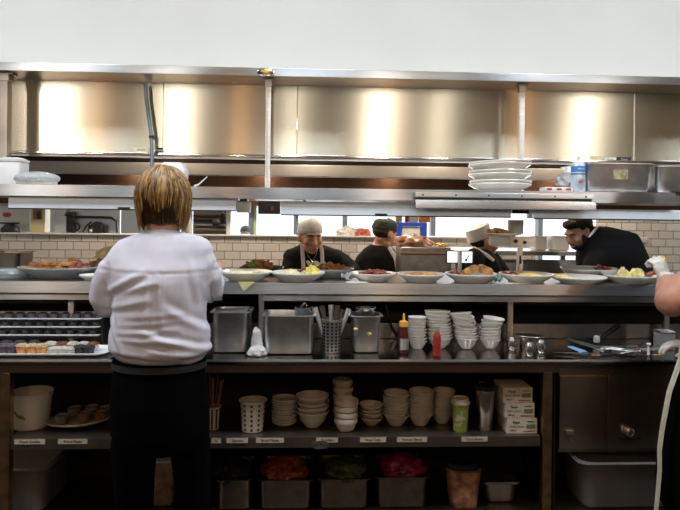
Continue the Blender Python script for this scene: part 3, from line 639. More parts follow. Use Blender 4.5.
bm = NB(); box(bm, -hw+.02, hw-.02, .02, .22, 0, .849, .003); part('cabinet_base', bm, DARKP, t)
ztop = b.z
mound('wrapped_bread', .24, .16, .075, mat('wrapped_bread', (.50, .27, .17), .3, 0, var=.6, vscale=18, bump=.5, bscale=20, coat=.5), 'wide heap of wrapped brown bread on the steel box beside the black cap', 'bread', at(413, 3.86, ztop+.001), 70, .25, 4)
mound('grated_cheese', .08, .08, .02, EGG, 'small yellow heap of cheese right of the wrapped bread', 'cheese', at(440, 3.86, ztop+.001), 74, .4, 6)
for i, (p0, p1, m, food) in enumerate(((535, 549, mat('grey_poly', (.50, .50, .48), .4), None), (552, 571.5, mat('pale_poly', (.66, .68, .68), .4), RED))):
    a, b = q(p0, 249, KB+.06), q(p1, 236.5, KB+.06)
    t = thing('food_container', ('grey' if i == 0 else 'pale')+' square food container on the prep bench '+('beside the steel scale' if i == 0 else 'in front of the bending cook'), 'container', ((a.x+b.x)/2, KB+.13, kz+.001))
    part('tub', pan_bms(b.x-a.x, .12, b.z-kz, taper=.93, lip=.006, rad=.012), m, t)
mound('tomatoes', .10, .09, .03, RED, 'red chopped tomatoes filling the pale container', 'tomatoes', (X(561, KB+.13, kz), KB+.13, Zc(240.5, KB+.1)), 78, .4, 6)
# crate and bags on the tiled ledge
LG = zt+.0145
def crate():
    Yc = KY+.06; a, b = q(395, 237, Yc), q(426, 222.5, Yc)
    t = thing('blue_crate', 'blue crate holding a white sack behind the black-capped cook', 'crate', ((a.x+b.x)/2, Yc, LG)); hw = (b.x-a.x)/2; H = b.z-LG
    bm = NB()
    for s in (-1, 1): box(bm, s*(hw-.022)-.022, s*(hw-.022)+.022, -.05, .05, .0, H, .004)
    box(bm, -hw+.0445, hw-.0445, -.05, .05, H-.03, H, .004); part('frame', bm, BLUE, t)
    bm = NB(); box(bm, -hw+.046, hw-.046, -.035, .045, .001, H-.032, .012); part('sack', bm, WPLAS, t)
    return (a.x+b.x)/2, H, hw
cx_, H, hw = crate()
for i, (dx, w, hh, m, lb, cat) in enumerate(((-.10, .05, .055, EGG, 'yellow packet on top of the blue crate', 'packet'), (-.035, .03, .075, RED, 'narrow red packet on top of the blue crate', 'packet'), (.02, .07, .045, WPLAS, 'white packet in the middle on top of the blue crate', 'packet'), (.11, .09, .05, ORANGE, 'orange packet at the right on top of the blue crate', 'packet'))):
    bm = NB(); box(bm, -w/2, w/2, -.03, .03, 0, hh, .006); single('food_packet', bm, m, lb, cat, (cx_+dx*.95, KY+.06, LG+H+.001))
def bag(px, Y, z, w, d, h, m, label, seed, name='plastic_bag', cat='bag'):
    return mound(name, w, d, h, m, label, cat, at(px, Y, z), seed, .35, 3)
bag(347, KY+.06, LG, .17, .1, .07, mat('white_bag', (.70, .66, .62), .35, 0, var=.2, vscale=30, bump=.6, bscale=30), 'crumpled white plastic bag on the tiled ledge between two cooks', 80)
bag(363, KY+.05, LG, .13, .1, .06, mat('red_brown_bag', (.50, .10, .06), .4, 0, var=.3, bump=.4), 'red-brown bag on the tiled ledge beside the black cap', 84)
# ================================================================== equipment seen over the tiled ledge at left
def eq(name, label, cat, px0, px1, py0, py1, Y, d=.2):
    a, b = q(px0, py1, Y), q(px1, py0, Y); return thing(name, label, cat, ((a.x+b.x)/2, Y, LG)), (b.x-a.x)/2, b.z-LG
EY = KY+.03
t, w, h = eq('coffee_brewer', 'dark round-backed brewer at the far left above the tiles', 'brewer', 0, 21, 224, 233, EY)
bm = NB(); lathe(bm, [(w*.95, 0), (w*.9, h*.5), (w*.5, h*.95), (.02, h)], n=28, sy=.6); part('dome', bm, BLACK, t)
bm = NB(); tube(bm, [(-w, -.02, h*1.1), (w, -.02, h*1.1)], .006, 8); part('handle_bar', bm, BLACK, t)
t, w, h = eq('poster', 'pale wall poster with a small red mark at the far left', 'poster', 0, 30, 207, 232, EY+.10)
t.location.z = LG; bm = NB(); box(bm, -w, w, 0, .006, 0.01, .24, .001); part('sheet', bm, mat('poster_grey', (.55, .57, .52), .7), t)
bm = NB(); ell(bm, (-.06, -.001, .13), (.035, .002, .018)); part('red_mark', bm, RED, t)
t, w, h = eq('wall_box', 'cream control box with brown panels above the tiled ledge', 'box', 30, 45, 207, 232, EY+.02)
bm = NB(); box(bm, -w, w, 0, .1, 0, .30, .005); part('case', bm, mat('cream_box', (.62, .52, .30), .5), t)
bm = NB(); box(bm, -.03, .03, -.012, -.001, .10, .19, .003); part('panel', bm, BROWNPL, t)
bm = NB(); box(bm, .0, .03, -.018, -.0125, .10, .16, .002); part('switch', bm, BLACK, t)
t, w, h = eq('espresso_machine', 'grey and black espresso machine with round dials above the tiled ledge', 'coffee machine', 50, 120, 207, 233, EY+.02)
sc = (2*w)/70
fx = lambda p: (p-85)*sc
fz = lambda py: (233.5-py)*sc
bm = NB(); box(bm, fx(54), fx(66), 0, .08, 0, fz(206), .004); part('side_panel', bm, mat('pale_grey_enamel', (.50, .52, .54), .4, .3), t)
bm = NB(); box(bm, fx(66.2), fx(118), .05, .08, 0, fz(206), .002); part('back_plate', bm, mat('cool_grey_enamel', (.42, .47, .50), .4, .3), t)
bm = NB(); box(bm, fx(68), fx(74), -.01, .04, 0, fz(212), .003); part('column', bm, BLACK, t)
bm = NB(); box(bm, fx(88), fx(107), -.01, .04, 0, fz(225), .012); lathe(bm, [(.05, -.02), (.055, 0), (.045, .03)], (fx(97), .0, fz(229)), 24, M=Matrix.Rotation(PI/2, 3, 'X')); part('grinder', bm, BLACK, t)
for p, py, r in ((77.5, 227, .028), (92.5, 231, .018)):
    bm = NB(); rs = []
    for k in range(20):
        a = 2*PI*k/20; c = V((fx(p)+math.cos(a)*r, -.03, fz(py)+math.sin(a)*r)); rs.append([c+V((math.cos(a)*math.cos(b)*.007, math.sin(b)*.007, math.sin(a)*math.cos(b)*.007)) for b in [2*PI*j/8 for j in range(8)]])
    rings(bm, rs, closed=True); part('dial_ring', bm, BLACK, t)
bm = NB(); tube(bm, [(fx(65), -.01, fz(215)), (fx(72), -.01, fz(217)), (fx(100), -.01, fz(217)), (fx(112), -.01, fz(217.5)), (fx(117), -.01, fz(222)), (fx(118), -.01, 0.002)], .008, 10)
tube(bm, [(fx(74), -.02, fz(212)), (fx(76), -.03, fz(222)), (fx(77), -.03, fz(225))], .006, 8); tube(bm, [(fx(84), -.02, fz(232)), (fx(88), -.03, fz(226)), (fx(93), -.03, fz(222))], .006, 8); part('pipe', bm, BLACK, t)
bm = NB(); ell(bm, (fx(92.5), -.035, fz(231)), (.012, .008, .012)); part('light', bm, WPLAS, t)
# right of the head: slotted slicer, mullions, distant person
t, w, h = eq('slotted_rack', 'dark slotted rack with round black clamp above the tiles right of the server', 'rack', 192, 226, 213, 233, EY+.02)
sc = 2*w/34; fx = lambda p: (p-209)*sc; fz = lambda py: (235.5-py)*sc
bm = NB(); box(bm, fx(192), fx(226), .04, .07, 0, fz(212), .002); part('back_plate', bm, mat('warm_dark_plate', (.16, .12, .09), .4, .4), t)
for py in (217, 221.5, 226.5, 231):
    bm = NB(); box(bm, fx(193), fx(225), -.01, .039, fz(py)-.010, fz(py)+.010, .004); part('slat', bm, DSTEEL if py > 225 else BLACK, t)
bm = NB(); ell(bm, (fx(217), -.03, fz(224)), (.034, .02, .034)); tube(bm, [(fx(218), -.03, fz(224)), (fx(224), -.03, fz(214))], .012, 8); part('clamp', bm, BLACK, t)
bm = NB(); box(bm, fx(226.3), fx(231), -.005, .045, 0.0, fz(212), .003); part('side_frame', bm, WPLAS, t)
t, w, h = eq('steel_tube_post', 'grey steel post rising above the tiles just right of the blonde hair', 'post', 184, 190, 212, 236, EY)
bm = NB(); box(bm, -w, w, -.02, .02, 0, .3, .003); part('upright', bm, STEEL, t)
bm = NB(); box(bm, w+.001, w+.016, -.02, .02, 0, .3, .002); part('white_edge', bm, WPLAS, t)
t, w, h = eq('window_post', 'narrow grey and green frame post between the bright windows', 'post', 250, 257, 200, 237, EY)
bm = NB(); box(bm, -w, 0, -.02, .02, 0, .32, .003); part('grey_post', bm, mat('grey_post', (.22, .24, .25), .5), t)
bm = NB(); box(bm, .001, w, -.01, .02, 0, .32, .003); part('green_edge', bm, mat('green_edge', (.50, .70, .45), .5), t)
t, w, h = eq('window_post', 'thin dark frame post beside the head of the white-capped cook', 'post', 295.5, 298.5, 207, 238, EY)
bm = NB(); box(bm, -w, w, -.02, .02, 0, .3, .002); part('upright', bm, mat('teal_post', (.16, .25, .28), .5), t)
# wall switch on right tiles
a = q(638, 240, KY-.01); t = thing('wall_hook', 'small black hook with a pale plate on the right tiled wall', 'hook', (a.x, KY-.001, a.z))
bm = NB(); box(bm, .02, .075, -.012, 0, -.02, .02, .003); part('plate', bm, WPLAS, t)
bm = NB(); box(bm, -.03, .012, -.03, 0, -.012, .016, .004); part('hook', bm, BLACK, t)
# lower kitchen bits glimpsed between plates: a dark range
t = thing('cooking_range', 'dark stainless cooking range beyond the pass at the left', 'range', (X(150, 4.2, .9), 4.22, 0))
bm = NB(); box(bm, -2.3, 1.0, 0, .45, .12, .93, .01); part('body', bm, DSTEEL, t)
bm = NB(); box(bm, -2.28, .98, .03, .43, .931, .955, .004); part('grate', bm, BLACK, t)
bm = NB()
for x in (-2.2, -.6, .9): box(bm, x-.03, x+.03, .05, .45, 0, .119)
part('leg', bm, BLACK, t)
# ================================================================== counter items
CT = CZ+.001
def cpan(p0, p1, pytop, Y, label, d=.17, **k):
    h = (q((p0+p1)/2, pytop, Y).z-CT); return hotel_pan(p0, p1, Y, CT, h, label, d, **k), h
(t, w), h = cpan(209, 251, 312.5, 2.50, 'steel pan on the counter right beside the server in white')
bm = NB(); ww = w-.03; box(bm, -ww/2, ww/2-.004, -.065, .06, h*.90, h*.97, .004); part('lid_inside', bm, STEEL, t)
(t, w), h = cpan(260, 316.5, 316, 2.47, 'deep steel pan with a ladle in it on the counter')
bm = NB(); r = [V((math.cos(2*PI*k/28)*.030, math.sin(2*PI*k/28)*.030, 0)) for k in range(28)]
lathe(bm, [(.034, h*.5), (.037, h+.018), (.039, h+.022), (.035, h+.022), (.032, h*.55), (.001, h*.52)], (.06, .01, 0), 28, cap=False); part('inset_pot', bm, CHROME, t)
lad = thing('ladle', 'steel ladle with a black handle leaning in the deep pan', 'ladle', (t.location.x+.01, t.location.y-.02, CT+h*.35))
bm = NB(); tube(bm, [(0, 0, 0), (.022, .02, .07), (.045, .04, .13)], [.004, .004, .005], 8); part('handle', bm, BLACK, lad)
bm = NB(); tube(bm, [(.045, .04, .13), (.055, .045, .138), (.062, .045, .128)], .004, 8); part('hook', bm, CHROME, lad)
bm = NB(); ell(bm, (-.002, 0, -.008), (.02, .02, .012)); part('bowl', bm, CHROME, lad)
(t, w), h = cpan(350, 384, 316.5, 2.50, 'tall steel pan flecked with yellow food on the counter', d=.13, taper=.8)
bm = NB(); ell(bm, (-.045, -.062, h*.66), (.009, .003, .006), Matrix.Rotation(-.1, 3, 'X')); ell(bm, (.012, -.060, h*.52), (.009, .003, .007)); part('food_stain', bm, EGG, t)
bm = NB(); lathe(bm, [(.04, h*.5), (.043, h+.022), (.045, h+.026), (.04, h+.026), (.036, h*.55), (.001, h*.52)], (0, .01, 0), 28, cap=False); part('inset_pot', bm, CHROME, t)
# towel
def blob(bm, c, r, seed, lump=.25, fr=2.5, flatten=None):
    g = bmesh.ops.create_icosphere(bm, subdivisions=4, radius=1)
    for v in g['verts']:
        p = v.co.copy(); s = 1+lump*noise.noise(p*fr+V((seed, 0, 0)))+lump*.4*noise.noise(p*fr*3)
        v.co = V(c)+V((p.x*r[0]*s, p.y*r[1]*s, p.z*r[2]*s))
        if flatten is not None and v.co.z < flatten: v.co.z = flatten
bm = NB(); blob(bm, (0, .02, .05), (.022, .02, .055), 2, .3, 2, 0); blob(bm, (.004, 0, .012), (.038, .03, .022), 5, .35, 2.5, 0)
mm = remesh(bm, .004, 3, CLOTHW, name='towel'); mk(mm, 'kitchen_towel', 'crumpled white towel between the two steel pans on the counter', 'towel', at(256, 2.47, CT))
# perforated cylinder
def holey_cup(px, Y, z, r, h, label, m, holes=8, cols=12, hm=None, taper=.9, lip=.004):
    t = thing('perforated_cup', label, 'cup', at(px, Y, z)); bm = NB()
    lathe(bm, [(r*taper-.003, 0), (r*taper, .003), (r, h-.006), (r+lip, h-.002), (r+lip, h), (r-.002, h), (r*taper-.003, .006), (.001, .005)], n=32, cap=False); part('wall', bm, m, t)
    for k in range(cols):
        a = PI+PI*(k+.5)/cols
        bm = NB()
        for j in range(holes):
            zz = h*(.10+.78*j/(holes-1)); rr = r*(taper+(1-taper)*zz/h)+.0006
            M = Matrix.Translation((math.cos(a)*rr, math.sin(a)*rr, zz)) @ Matrix.Rotation(a, 4, 'Z')
            box(bm, -.0008, .0006, -.0042, .0042, -.0042, .0042, 0, M)
        part('hole_column', bm, hm or BLACK, t)
    return t
holey_cup(331.5, 2.53, CT, .040, q(331, 318.5, 2.53).z-CT, 'perforated steel cylinder full of utensil handles on the counter', PAN, 9, 7)
for i, (dx, tx, L) in enumerate(((-.028, -.34, .17), (-.014, -.2, .175), (-.002, -.02, .18), (.010, .10, .18), (.024, .36, .165), (.014, .25, .16))):
    t = thing('serving_utensil', 'steel utensil handle, %s from the left in the perforated cylinder' % ORD[i], 'utensil', at(331.5, 2.53+.006*(i % 3-1), CT+.012), 0, 'utensils in the perforated cylinder')
    t.location.x += dx*.5
    bm = NB(); tube(bm, [(0, 0, 0), (math.sin(tx)*L*.6, 0, L*.62), (math.sin(tx)*L, 0, L)], [.005, .008, .0115], 10, flat=.4, up=(0, 1, 0)); part('handle', bm, DSTEEL if i % 2 else STEEL, t)
# squeeze bottle
t = thing('sauce_bottle', 'squat bottle with an orange cap in front of the left bowls', 'bottle', at(403.5, 2.52, CT)); hz = q(403, 322, 2.52).z-CT
bm = NB(); lathe(bm, [(.018, 0), (.020, .003), (.020, hz*.62), (.017, hz*.8), (.016, hz*.86)], n=24); part('body', bm, mat('dark_red_sauce', (.10, .02, .015), .1, coat=.5), t)
bm = NB(); lathe(bm, [(.0205, hz*.12), (.0207, hz*.15), (.0207, hz*.45), (.0205, hz*.48)], n=24, cap=False); part('paper_label', bm, STEEL, t)
bm = NB(); lathe(bm, [(.0185, hz*.86), (.0185, hz*1.02), (.006, hz*1.05), (.004, hz*1.26), (.003, hz*1.28)], n=24); part('cap', bm, mat('amber_cap', (.85, .42, .06), .35), t)
t = thing('hot_sauce_bottle', 'small red sauce bottle in front of the tallest bowl stack', 'bottle', at(436.8, 2.47, CT)); hz = q(437, 326, 2.47).z-CT
bm = NB(); lathe(bm, [(.0145, 0), (.016, .003), (.016, hz*.62), (.010, hz*.78), (.008, hz*.82)], n=24); part('body', bm, RED, t)
bm = NB(); lathe(bm, [(.0095, hz*.82), (.0095, hz*.98), (.006, hz)], n=20); part('cap', bm, mat('dull_cap', (.35, .30, .24), .4), t)
# bowls
def bowl_bm(r, h, foot=.55, rib=False, lip=.002):
    b = NB(); P = [(.001, .002), (r*foot*.8, .002), (r*foot*.86, 0), (r*foot*.95, 0), (r*foot, .003), (r*.75, h*.42), (r*.87, h*.80), (r*.985, h*.94), (r, h), (r*.99, h+lip), (r*.95, h+lip*.6), (r*.84, h*.80), (r*.72, h*.42), (r*foot*.8, .008), (.001, .007)]
    lathe(b, P, n=32, cap=False); return b
BM = {}
def stack(px, pyb, pyt, wp, Y, z, n, group, where, m=WHITE, tilt=(0, 0), h=None, name='bowl', kind='white bowl', foot=.55, jit=.0015):
    r = wp/2*Y/F; zt_ = q(px, pyt, Y).z; H = zt_-z-.001; h = h or r*.8; key = (round(r, 3), round(h, 3), m.name, foot)
    if key not in BM: BM[key] = mesh(name, bowl_bm(r, h, foot), m)
    st = max(.004, (H-h)/(n-1)) if n > 1 else 0; c = at(px, Y, z+.001); rnd = random.Random(px)
    for i in range(n):
        lean = V((tilt[0]*i*st*math.sin(i/n*1.5), tilt[1]*i*st, 0))
        pos = c+V((rnd.uniform(-jit, jit), rnd.uniform(-jit, jit), st*i))+lean
        w = 'bottom' if i == 0 else 'top' if i == n-1 else ORD[i]+' from bottom'
        mk(BM[key], name, '%s, %s of the %s' % (kind, w, where), 'bowl', pos, group, (rnd.uniform(-.03, .03), tilt[0]*.8*i/n+rnd.uniform(-.05, .05), rnd.random()*6))
stack(417, 344, 317, 19, 2.60, CT, 9, 'white bowls on the counter', 'stack behind the orange-capped bottle', h=.034)
stack(440, 343, 311, 26, 2.62, CT, 10, 'white bowls on the counter', 'tall stack behind the red sauce bottle', tilt=(-.14, 0), h=.046, foot=.45)
stack(466, 343, 313, 23, 2.60, CT, 10, 'white bowls on the counter', 'stack right of the red sauce bottle', tilt=(-.22, 0), h=.044, foot=.45)
stack(489.5, 343, 318, 22, 2.60, CT, 8, 'white bowls on the counter', 'rightmost bowl stack on the counter', tilt=(.14, 0), h=.042, foot=.45)
# cable
bm = NB(); tube(bm, [q(386, 303, 2.80), q(388, 315, 2.79), q(392, 327, 2.78), q(397, 336, 2.76), q(403, 341, 2.74)], .006, 8)
o = single('power_cable', bm, BLACK, 'black cable curving down behind the orange-capped bottle', 'cable')
# shakers
def shaker(px, Y, label, s=1):
    t = thing('salt_shaker', label, 'shaker', at(px, Y, CT), 0, 'steel shakers on the counter')
    bm = NB(); lathe(bm, [(.016*s, 0), (.019*s, .004), (.020*s, .018*s), (.017*s, .034*s), (.014*s, .036*s)], n=24); part('body', bm, CHROME, t)
    bm = NB(); lathe(bm, [(.0175*s, .0365*s), (.018*s, .042*s), (.013*s, .052*s), (.002, .054*s)], n=24); part('lid', bm, STEEL, t); return t
s0 = shaker(512, 2.58, 'small steel shaker at the foot of the short post')
for px, Y, lb in ((524, 2.60, 'steel shaker left of centre in the group under the metal tray'), (529.5, 2.47, 'steel shaker nearest the counter edge in the group'), (541, 2.53, 'steel shaker at the right end of the group')):
    dup(s0, at(px, Y, CT), 0, lb)
bm = NB(); lathe(bm, [(.001, .0), (.05, .0), (.062, .004), (.06, .006), (.001, .003)], n=30, cap=False, sy=.7)
single('small_dish', bm, DSTEEL, 'dull metal dish resting across the group of shakers', 'lid', at(529, 2.575, CT+.056), None, (.0, .06, 0))
# tongs, knives
def knife(pts, hw, label, m=TOOL, hm=BLACK, name='knife', hlen=.35, cat='knife'):
    p0 = q(*pts[0]) if len(pts[0]) == 3 else pts[0]; a, b = V(pts[0]), V(pts[1]); t = thing(name, label, cat, a)
    d = b-a; bm = NB(); k = a+d*hlen-a
    tube(bm, [V((0, 0, 0)), k], [hw*.6, hw*.75], 8, flat=.6); part('handle', bm, hm, t)
    e = d; n = V((-d.y, d.x, 0)).normalized()*hw
    rs = [[k+e*0+n*.8, k+n*.8+V((0, 0, .002)), k-n*.8+V((0, 0, .002)), k-n*.8]]
    mid = k.lerp(e, .7); rs += [[mid+n, mid+n+V((0, 0, .0015)), mid-n*.9+V((0, 0, .0015)), mid-n*.9], [e+n*.05, e+n*.05+V((0, 0, .001)), e-n*.05+V((0, 0, .001)), e-n*.05]]
    bm = NB(); rings(bm, rs); part('blade', bm, m, t); return t
def tongs(a, b, label, m=TOOL, open_=.035):
    a, b = V(a), V(b); t = thing('tongs', label, 'tongs', a, 0); d = b-a; n = V((-d.y, d.x, 0)).normalized()
    for s in (-1, 1):
        bm = NB(); tube(bm, [n*s*.004, d*.3+n*s*open_*.35, d*.8+n*s*open_*.5+V((0, 0, .004)), d+n*s*open_*.3], [.008, .009, .008, .015], 8, flat=.4); part('arm', bm, m, t)
    bm = NB(); ell(bm, (0, 0, 0), (.009, .009, .006)); part('hinge', bm, BLACK, t); return t
def cp(px, Y, h=.006): return at(px, Y, CT+h)
tongs(cp(566, 2.66, .032), cp(606, 2.50, .012), 'steel tongs propped up at the left of the tool pile')
tongs(cp(570, 2.56, .018), cp(584, 2.47, .010), 'short tongs with pale blue arms in the tool pile', mat('blue_silicone', (.20, .38, .58), .3), .02)
knife([cp(612, 2.47), cp(553, 2.50)], .009, 'knife with a bright blade lying along the counter edge at the left of the tools')
knife([cp(600, 2.44, .008), cp(576, 2.45, .008)], .011, 'small knife lying flat on the counter edge', mat('pale_blade', (.70, .58, .42), .25, 1), BROWNPL)
tongs(cp(640, 2.50, .014), cp(600, 2.54, .016), 'long tongs lying in the middle of the tool pile')
tongs(cp(662, 2.56, .012), cp(616, 2.48, .010), 'steel tongs at the right of the tool pile')
knife([cp(610, 2.56, .02), cp(655, 2.60, .01)], .010, 'dark handled knife lying behind the tongs')
knife([cp(634, 2.49, .008), cp(646, 2.62, .03)], .008, 'knife with a wooden handle pointing back to the wall', TOOL, BROWNPL)
knife([cp(664, 2.45, .008), cp(632, 2.44, .008)], .008, 'thin knife near the right end of the counter edge', TOOL, mat('honey_wood', (.50, .30, .12), .5, 0, var=.3))
t = thing('whisk_block', 'small grey plastic block with black straps behind the tool pile', 'block', at(596.5, 2.66, CT)); 
bm = NB(); box(bm, -.014, .014, -.01, .01, .012, .045, .008); part('block', bm, mat('grey_rubber', (.40, .42, .42), .6), t)
bm = NB()
for dz in (0, .012): tube(bm, [(.0, 0, .02+dz), (.05, .02, .035+dz*1.5), (.10, .04, .06+dz*1.5), (.13, .05, .075+dz)], .0045, 8)
tube(bm, [(0, 0, 0.004), (0, 0, .014)], .006, 8)
part('strap', bm, BLACK, t)
t = thing('steel_cube', 'square steel shaker with pale sides at the right end of the counter', 'container', at(664, 2.60, CT))
bm = NB(); box(bm, -.032, .032, -.03, .03, 0, .072, .004); part('body', bm, mat('dull_grey_box', (.34, .34, .31), .5, .3, var=.2), t)
bm = NB(); box(bm, -.034, .034, -.032, .032, .0725, .080, .003); part('lid', bm, STEEL, t)
bm = NB(); tube(bm, [(0, 0, 0.006), (0, 0, .045)], [.006, .0035], 10); ell(bm, (0, 0, .047), (.009, .009, .005)); single('bottle_stopper', bm, WPLAS, 'small white stopper standing among the tools at the right', 'stopper', at(648.5, 2.47, CT-.0+.0))
# ================================================================== dessert trays
def tray_bm(w, d, h=.022, rad=.05):
    bm = NB()
    def rr(a, b, z, r):
        pts = []
        for cx, cy, a0 in ((a-r, b-r, 0), (-a+r, b-r, PI/2), (-a+r, -b+r, PI), (a-r, -b+r, 1.5*PI)):
            for k in range(7): an = a0+k*PI/12; pts.append(V((cx+math.cos(an)*r, cy+math.sin(an)*r, z)))
        return pts
    a, b = w/2, d/2
    rings(bm, [rr(a-.02, b-.02, 0, rad), rr(a-.014, b-.014, .003, rad), rr(a-.006, b-.006, h-.006, rad), rr(a, b, h-.003, rad), rr(a, b, h, rad), rr(a-.008, b-.008, h, rad), rr(a-.012, b-.012, h-.006, rad), rr(a-.02, b-.02, .005, rad)]); return bm
TX0 = X(-30, 2.47, CT)
x1 = X(111, 2.50, CT); t = single('serving_tray', tray_bm(x1-TX0, .17, .014, .05), mat('tray_white', (.80, .80, .79), .35, 0, var=.05), 'white serving tray of muffins at the front left of the counter', 'tray', ((x1+TX0)/2, 2.515, CT))
cupm = {}
def muffin(px, Y, z, top, cupc, label, r=.021, h=.036, group='desserts on the front tray'):
    key = (top.name, cupc.name, r)
    if key not in cupm:
        t = thing('muffin', label, 'muffin', at(px, Y, z), 0, group)
        bm = NB(); rings(bm, [[V((math.cos(2*PI*k/36)*(r_+.0012*(k % 2)), math.sin(2*PI*k/36)*(r_+.0012*(k % 2)), z_)) for k in range(36)] for r_, z_ in ((r*.78, 0), (r, h*.8))]); part('paper_case', bm, cupc, t)
        bm = NB(); blob(bm, (0, 0, h*.8), (r*1.08, r*1.08, h*.32), len(cupm), .18, 3, h*.78); part('top', bm, top, t); cupm[key] = t; return t
    return dup(cupm[key], at(px, Y, z), px, label, group)
ZT = CT+.0055
PURP = mat('purple_cake', (.12, .09, .12), .6, 0, var=.4, bump=.4); PALEM = mat('pale_cake', (.62, .58, .50), .6, 0, var=.25, vscale=40, bump=.4); ORC = mat('orange_case', (.78, .38, .12), .6, 0, var=.2); WCASE = mat('white_case', (.62, .60, .52), .6); GOLD = mat('golden_cake', (.72, .50, .28), .6, 0, var=.4, vscale=40, bump=.5); DKM = mat('dark_cake', (.04, .035, .035), .6, 0, var=.4, bump=.5)
for px, tp, cc, lb in ((4, PURP, PURP, 'dark purple muffin at the left edge of the front tray'), (12, PURP, PURP, 'dark purple muffin beside the orange ones on the front tray'), (22, GOLD, ORC, 'leftmost muffin in an orange case on the front tray'), (32, GOLD, ORC, 'middle muffin in an orange case on the front tray'), (42, GOLD, ORC, 'rightmost muffin in an orange case on the front tray')):
    muffin(px, 2.475, ZT, tp, cc, lb)
for i, px in enumerate((53, 61, 69)): muffin(px+1.5, 2.48, ZT, PALEM, WCASE, 'small pale cake, %s of the front row right of the orange muffins' % ORD[i], .021, .024)
for i, px in enumerate((51, 62, 73, 84, 93)): muffin(px, 2.535, ZT, PALEM if i not in (1, 4) else MEAT, WCASE, '%s, %s from the left in the back row of the front tray' % ('pale cake' if i not in (1, 4) else 'reddish cake', ORD[i]), .022, .032)
for i, px in enumerate((80, 89)): muffin(px, 2.485, ZT, DKM, DKM, '%s dark cake at the right end of the front tray' % ('left' if i == 0 else 'right'), .021, .030)
for i, px in enumerate((6, 20, 34)): muffin(px, 2.55, ZT, DKM, WCASE, 'dark topped cake, %s from the left behind the orange muffins' % ORD[i], .021, .034)
# upper trays on a wire rack
rx0 = X(-30, 2.66, 1.0); rx1 = X(104, 2.66, 1.0)
t = thing('tray_rack', 'dark rack carrying stacked dessert trays under the pass at left', 'rack', ((rx0+rx1)/2, 2.72, CT)); hw = (rx1-rx0)/2
TRZ = [Zc(p+3.6, 2.62) for p in (334.5, 326.5, 318.5)]
for sx in (-1, 1):
    bm = NB(); box(bm, sx*(hw+.006)-.004, sx*(hw+.006)+.004, -.10, .09, 0, TRZ[2]-CT+.01, .001); part('side_frame', bm, BLACK, t)
for z in TRZ:
    bm = NB(); box(bm, -hw, hw, -.09, -.082, z-CT-.007, z-CT-.0012); box(bm, -hw, hw, .075, .083, z-CT-.007, z-CT-.0012); part('rail', bm, BLACK, t)
CUPD = [mat('blueberry_cup', (.055, .06, .085), .35, 0, var=.4, vscale=60), mat('chocolate_cup', (.06, .035, .03), .4, 0, var=.4), mat('jam_cup', (.16, .04, .04), .3, 0, var=.3)]
tm = mesh('serving_tray', tray_bm(rx1-rx0-.006, .19, .011, .02), mat('tray_white', (.64, .64, .64), .35))
cup0 = {}
for li, z in enumerate(TRZ):
    mk(tm, 'serving_tray', 'pale tray of small dark cups, %s of the three on the rack' % ('lowest', 'middle', 'topmost')[li], 'tray', ((rx0+rx1)/2, 2.715, z), 'trays on the rack')
    for i in range(9):
        px = 3+i*11.3+(li*3) % 7; ci = (i*5+li*2) % 7; ci = 0 if ci < 4 else 1 if ci < 6 else 2
        lb = '%s cup, %s from the left on the %s rack tray' % (('blueberry', 'chocolate', 'red jam')[ci], ORD[i], ('lowest', 'middle', 'topmost')[li])
        loc = at(px, 2.66, z+.0055)
        if ci not in cup0:
            tt = thing('dessert_cup', lb, 'dessert cup', loc, 0, 'dessert cups on the rack trays')
            bm = NB(); lathe(bm, [(.014, 0), (.0175, .020), (.0175, .021), (.001, .021)], n=20, cap=False); part('cup', bm, mat('cup_grey', (.13, .14, .18), .4), tt)
            bm = NB(); blob(bm, (0, 0, .021), (.0165, .0165, .0045), ci, .2, 3); part('filling', bm, CUPD[ci], tt); cup0[ci] = tt
        else: dup(cup0[ci], loc, 0, lb)
# ================================================================== storage shelf items
SS = SZ+.001
t = thing('plastic_bucket', 'white plastic bucket with a green sprig mark on the storage shelf', 'bucket', at(31.5, 2.56, SS)); R = 19.2*2.56/F; H = q(31, 388+3, 2.56).z-SS
bm = NB(); lathe(bm, [(R*.80, 0), (R*.84, .004), (R*.95, H*.86), (R*.99, H*.87), (R, H*.97), (R*1.03, H), (R*.99, H+.002), (R*.95, H), (R*.80, .006), (.001, .006)], n=44, cap=False); part('body', bm, mat('bucket_white', (.78, .72, .64), .4, 0, var=.04), t)
bm = NB()
for i, (a, z, l) in enumerate(((-1.75, .40, .03), (-1.62, .42, .022), (-1.9, .47, .028), (-1.5, .37, .018), (-2.0, .52, .02))):
    rr = R*(.82+.13*z)+.002; M = Matrix.Translation((math.cos(a-.1)*rr, math.sin(a-.1)*rr, z*H)) @ Matrix.Rotation(a-.1+PI/2, 4, 'Z') @ Matrix.Rotation(.35, 4, 'Y'); g = bmesh.ops.create_icosphere(bm, subdivisions=2, radius=1)
    for v in g['verts']: v.co = M @ V((v.co.x*l*.55, v.co.y*.0016, v.co.z*.005))
part('sprig_mark', bm, GREEN, t)
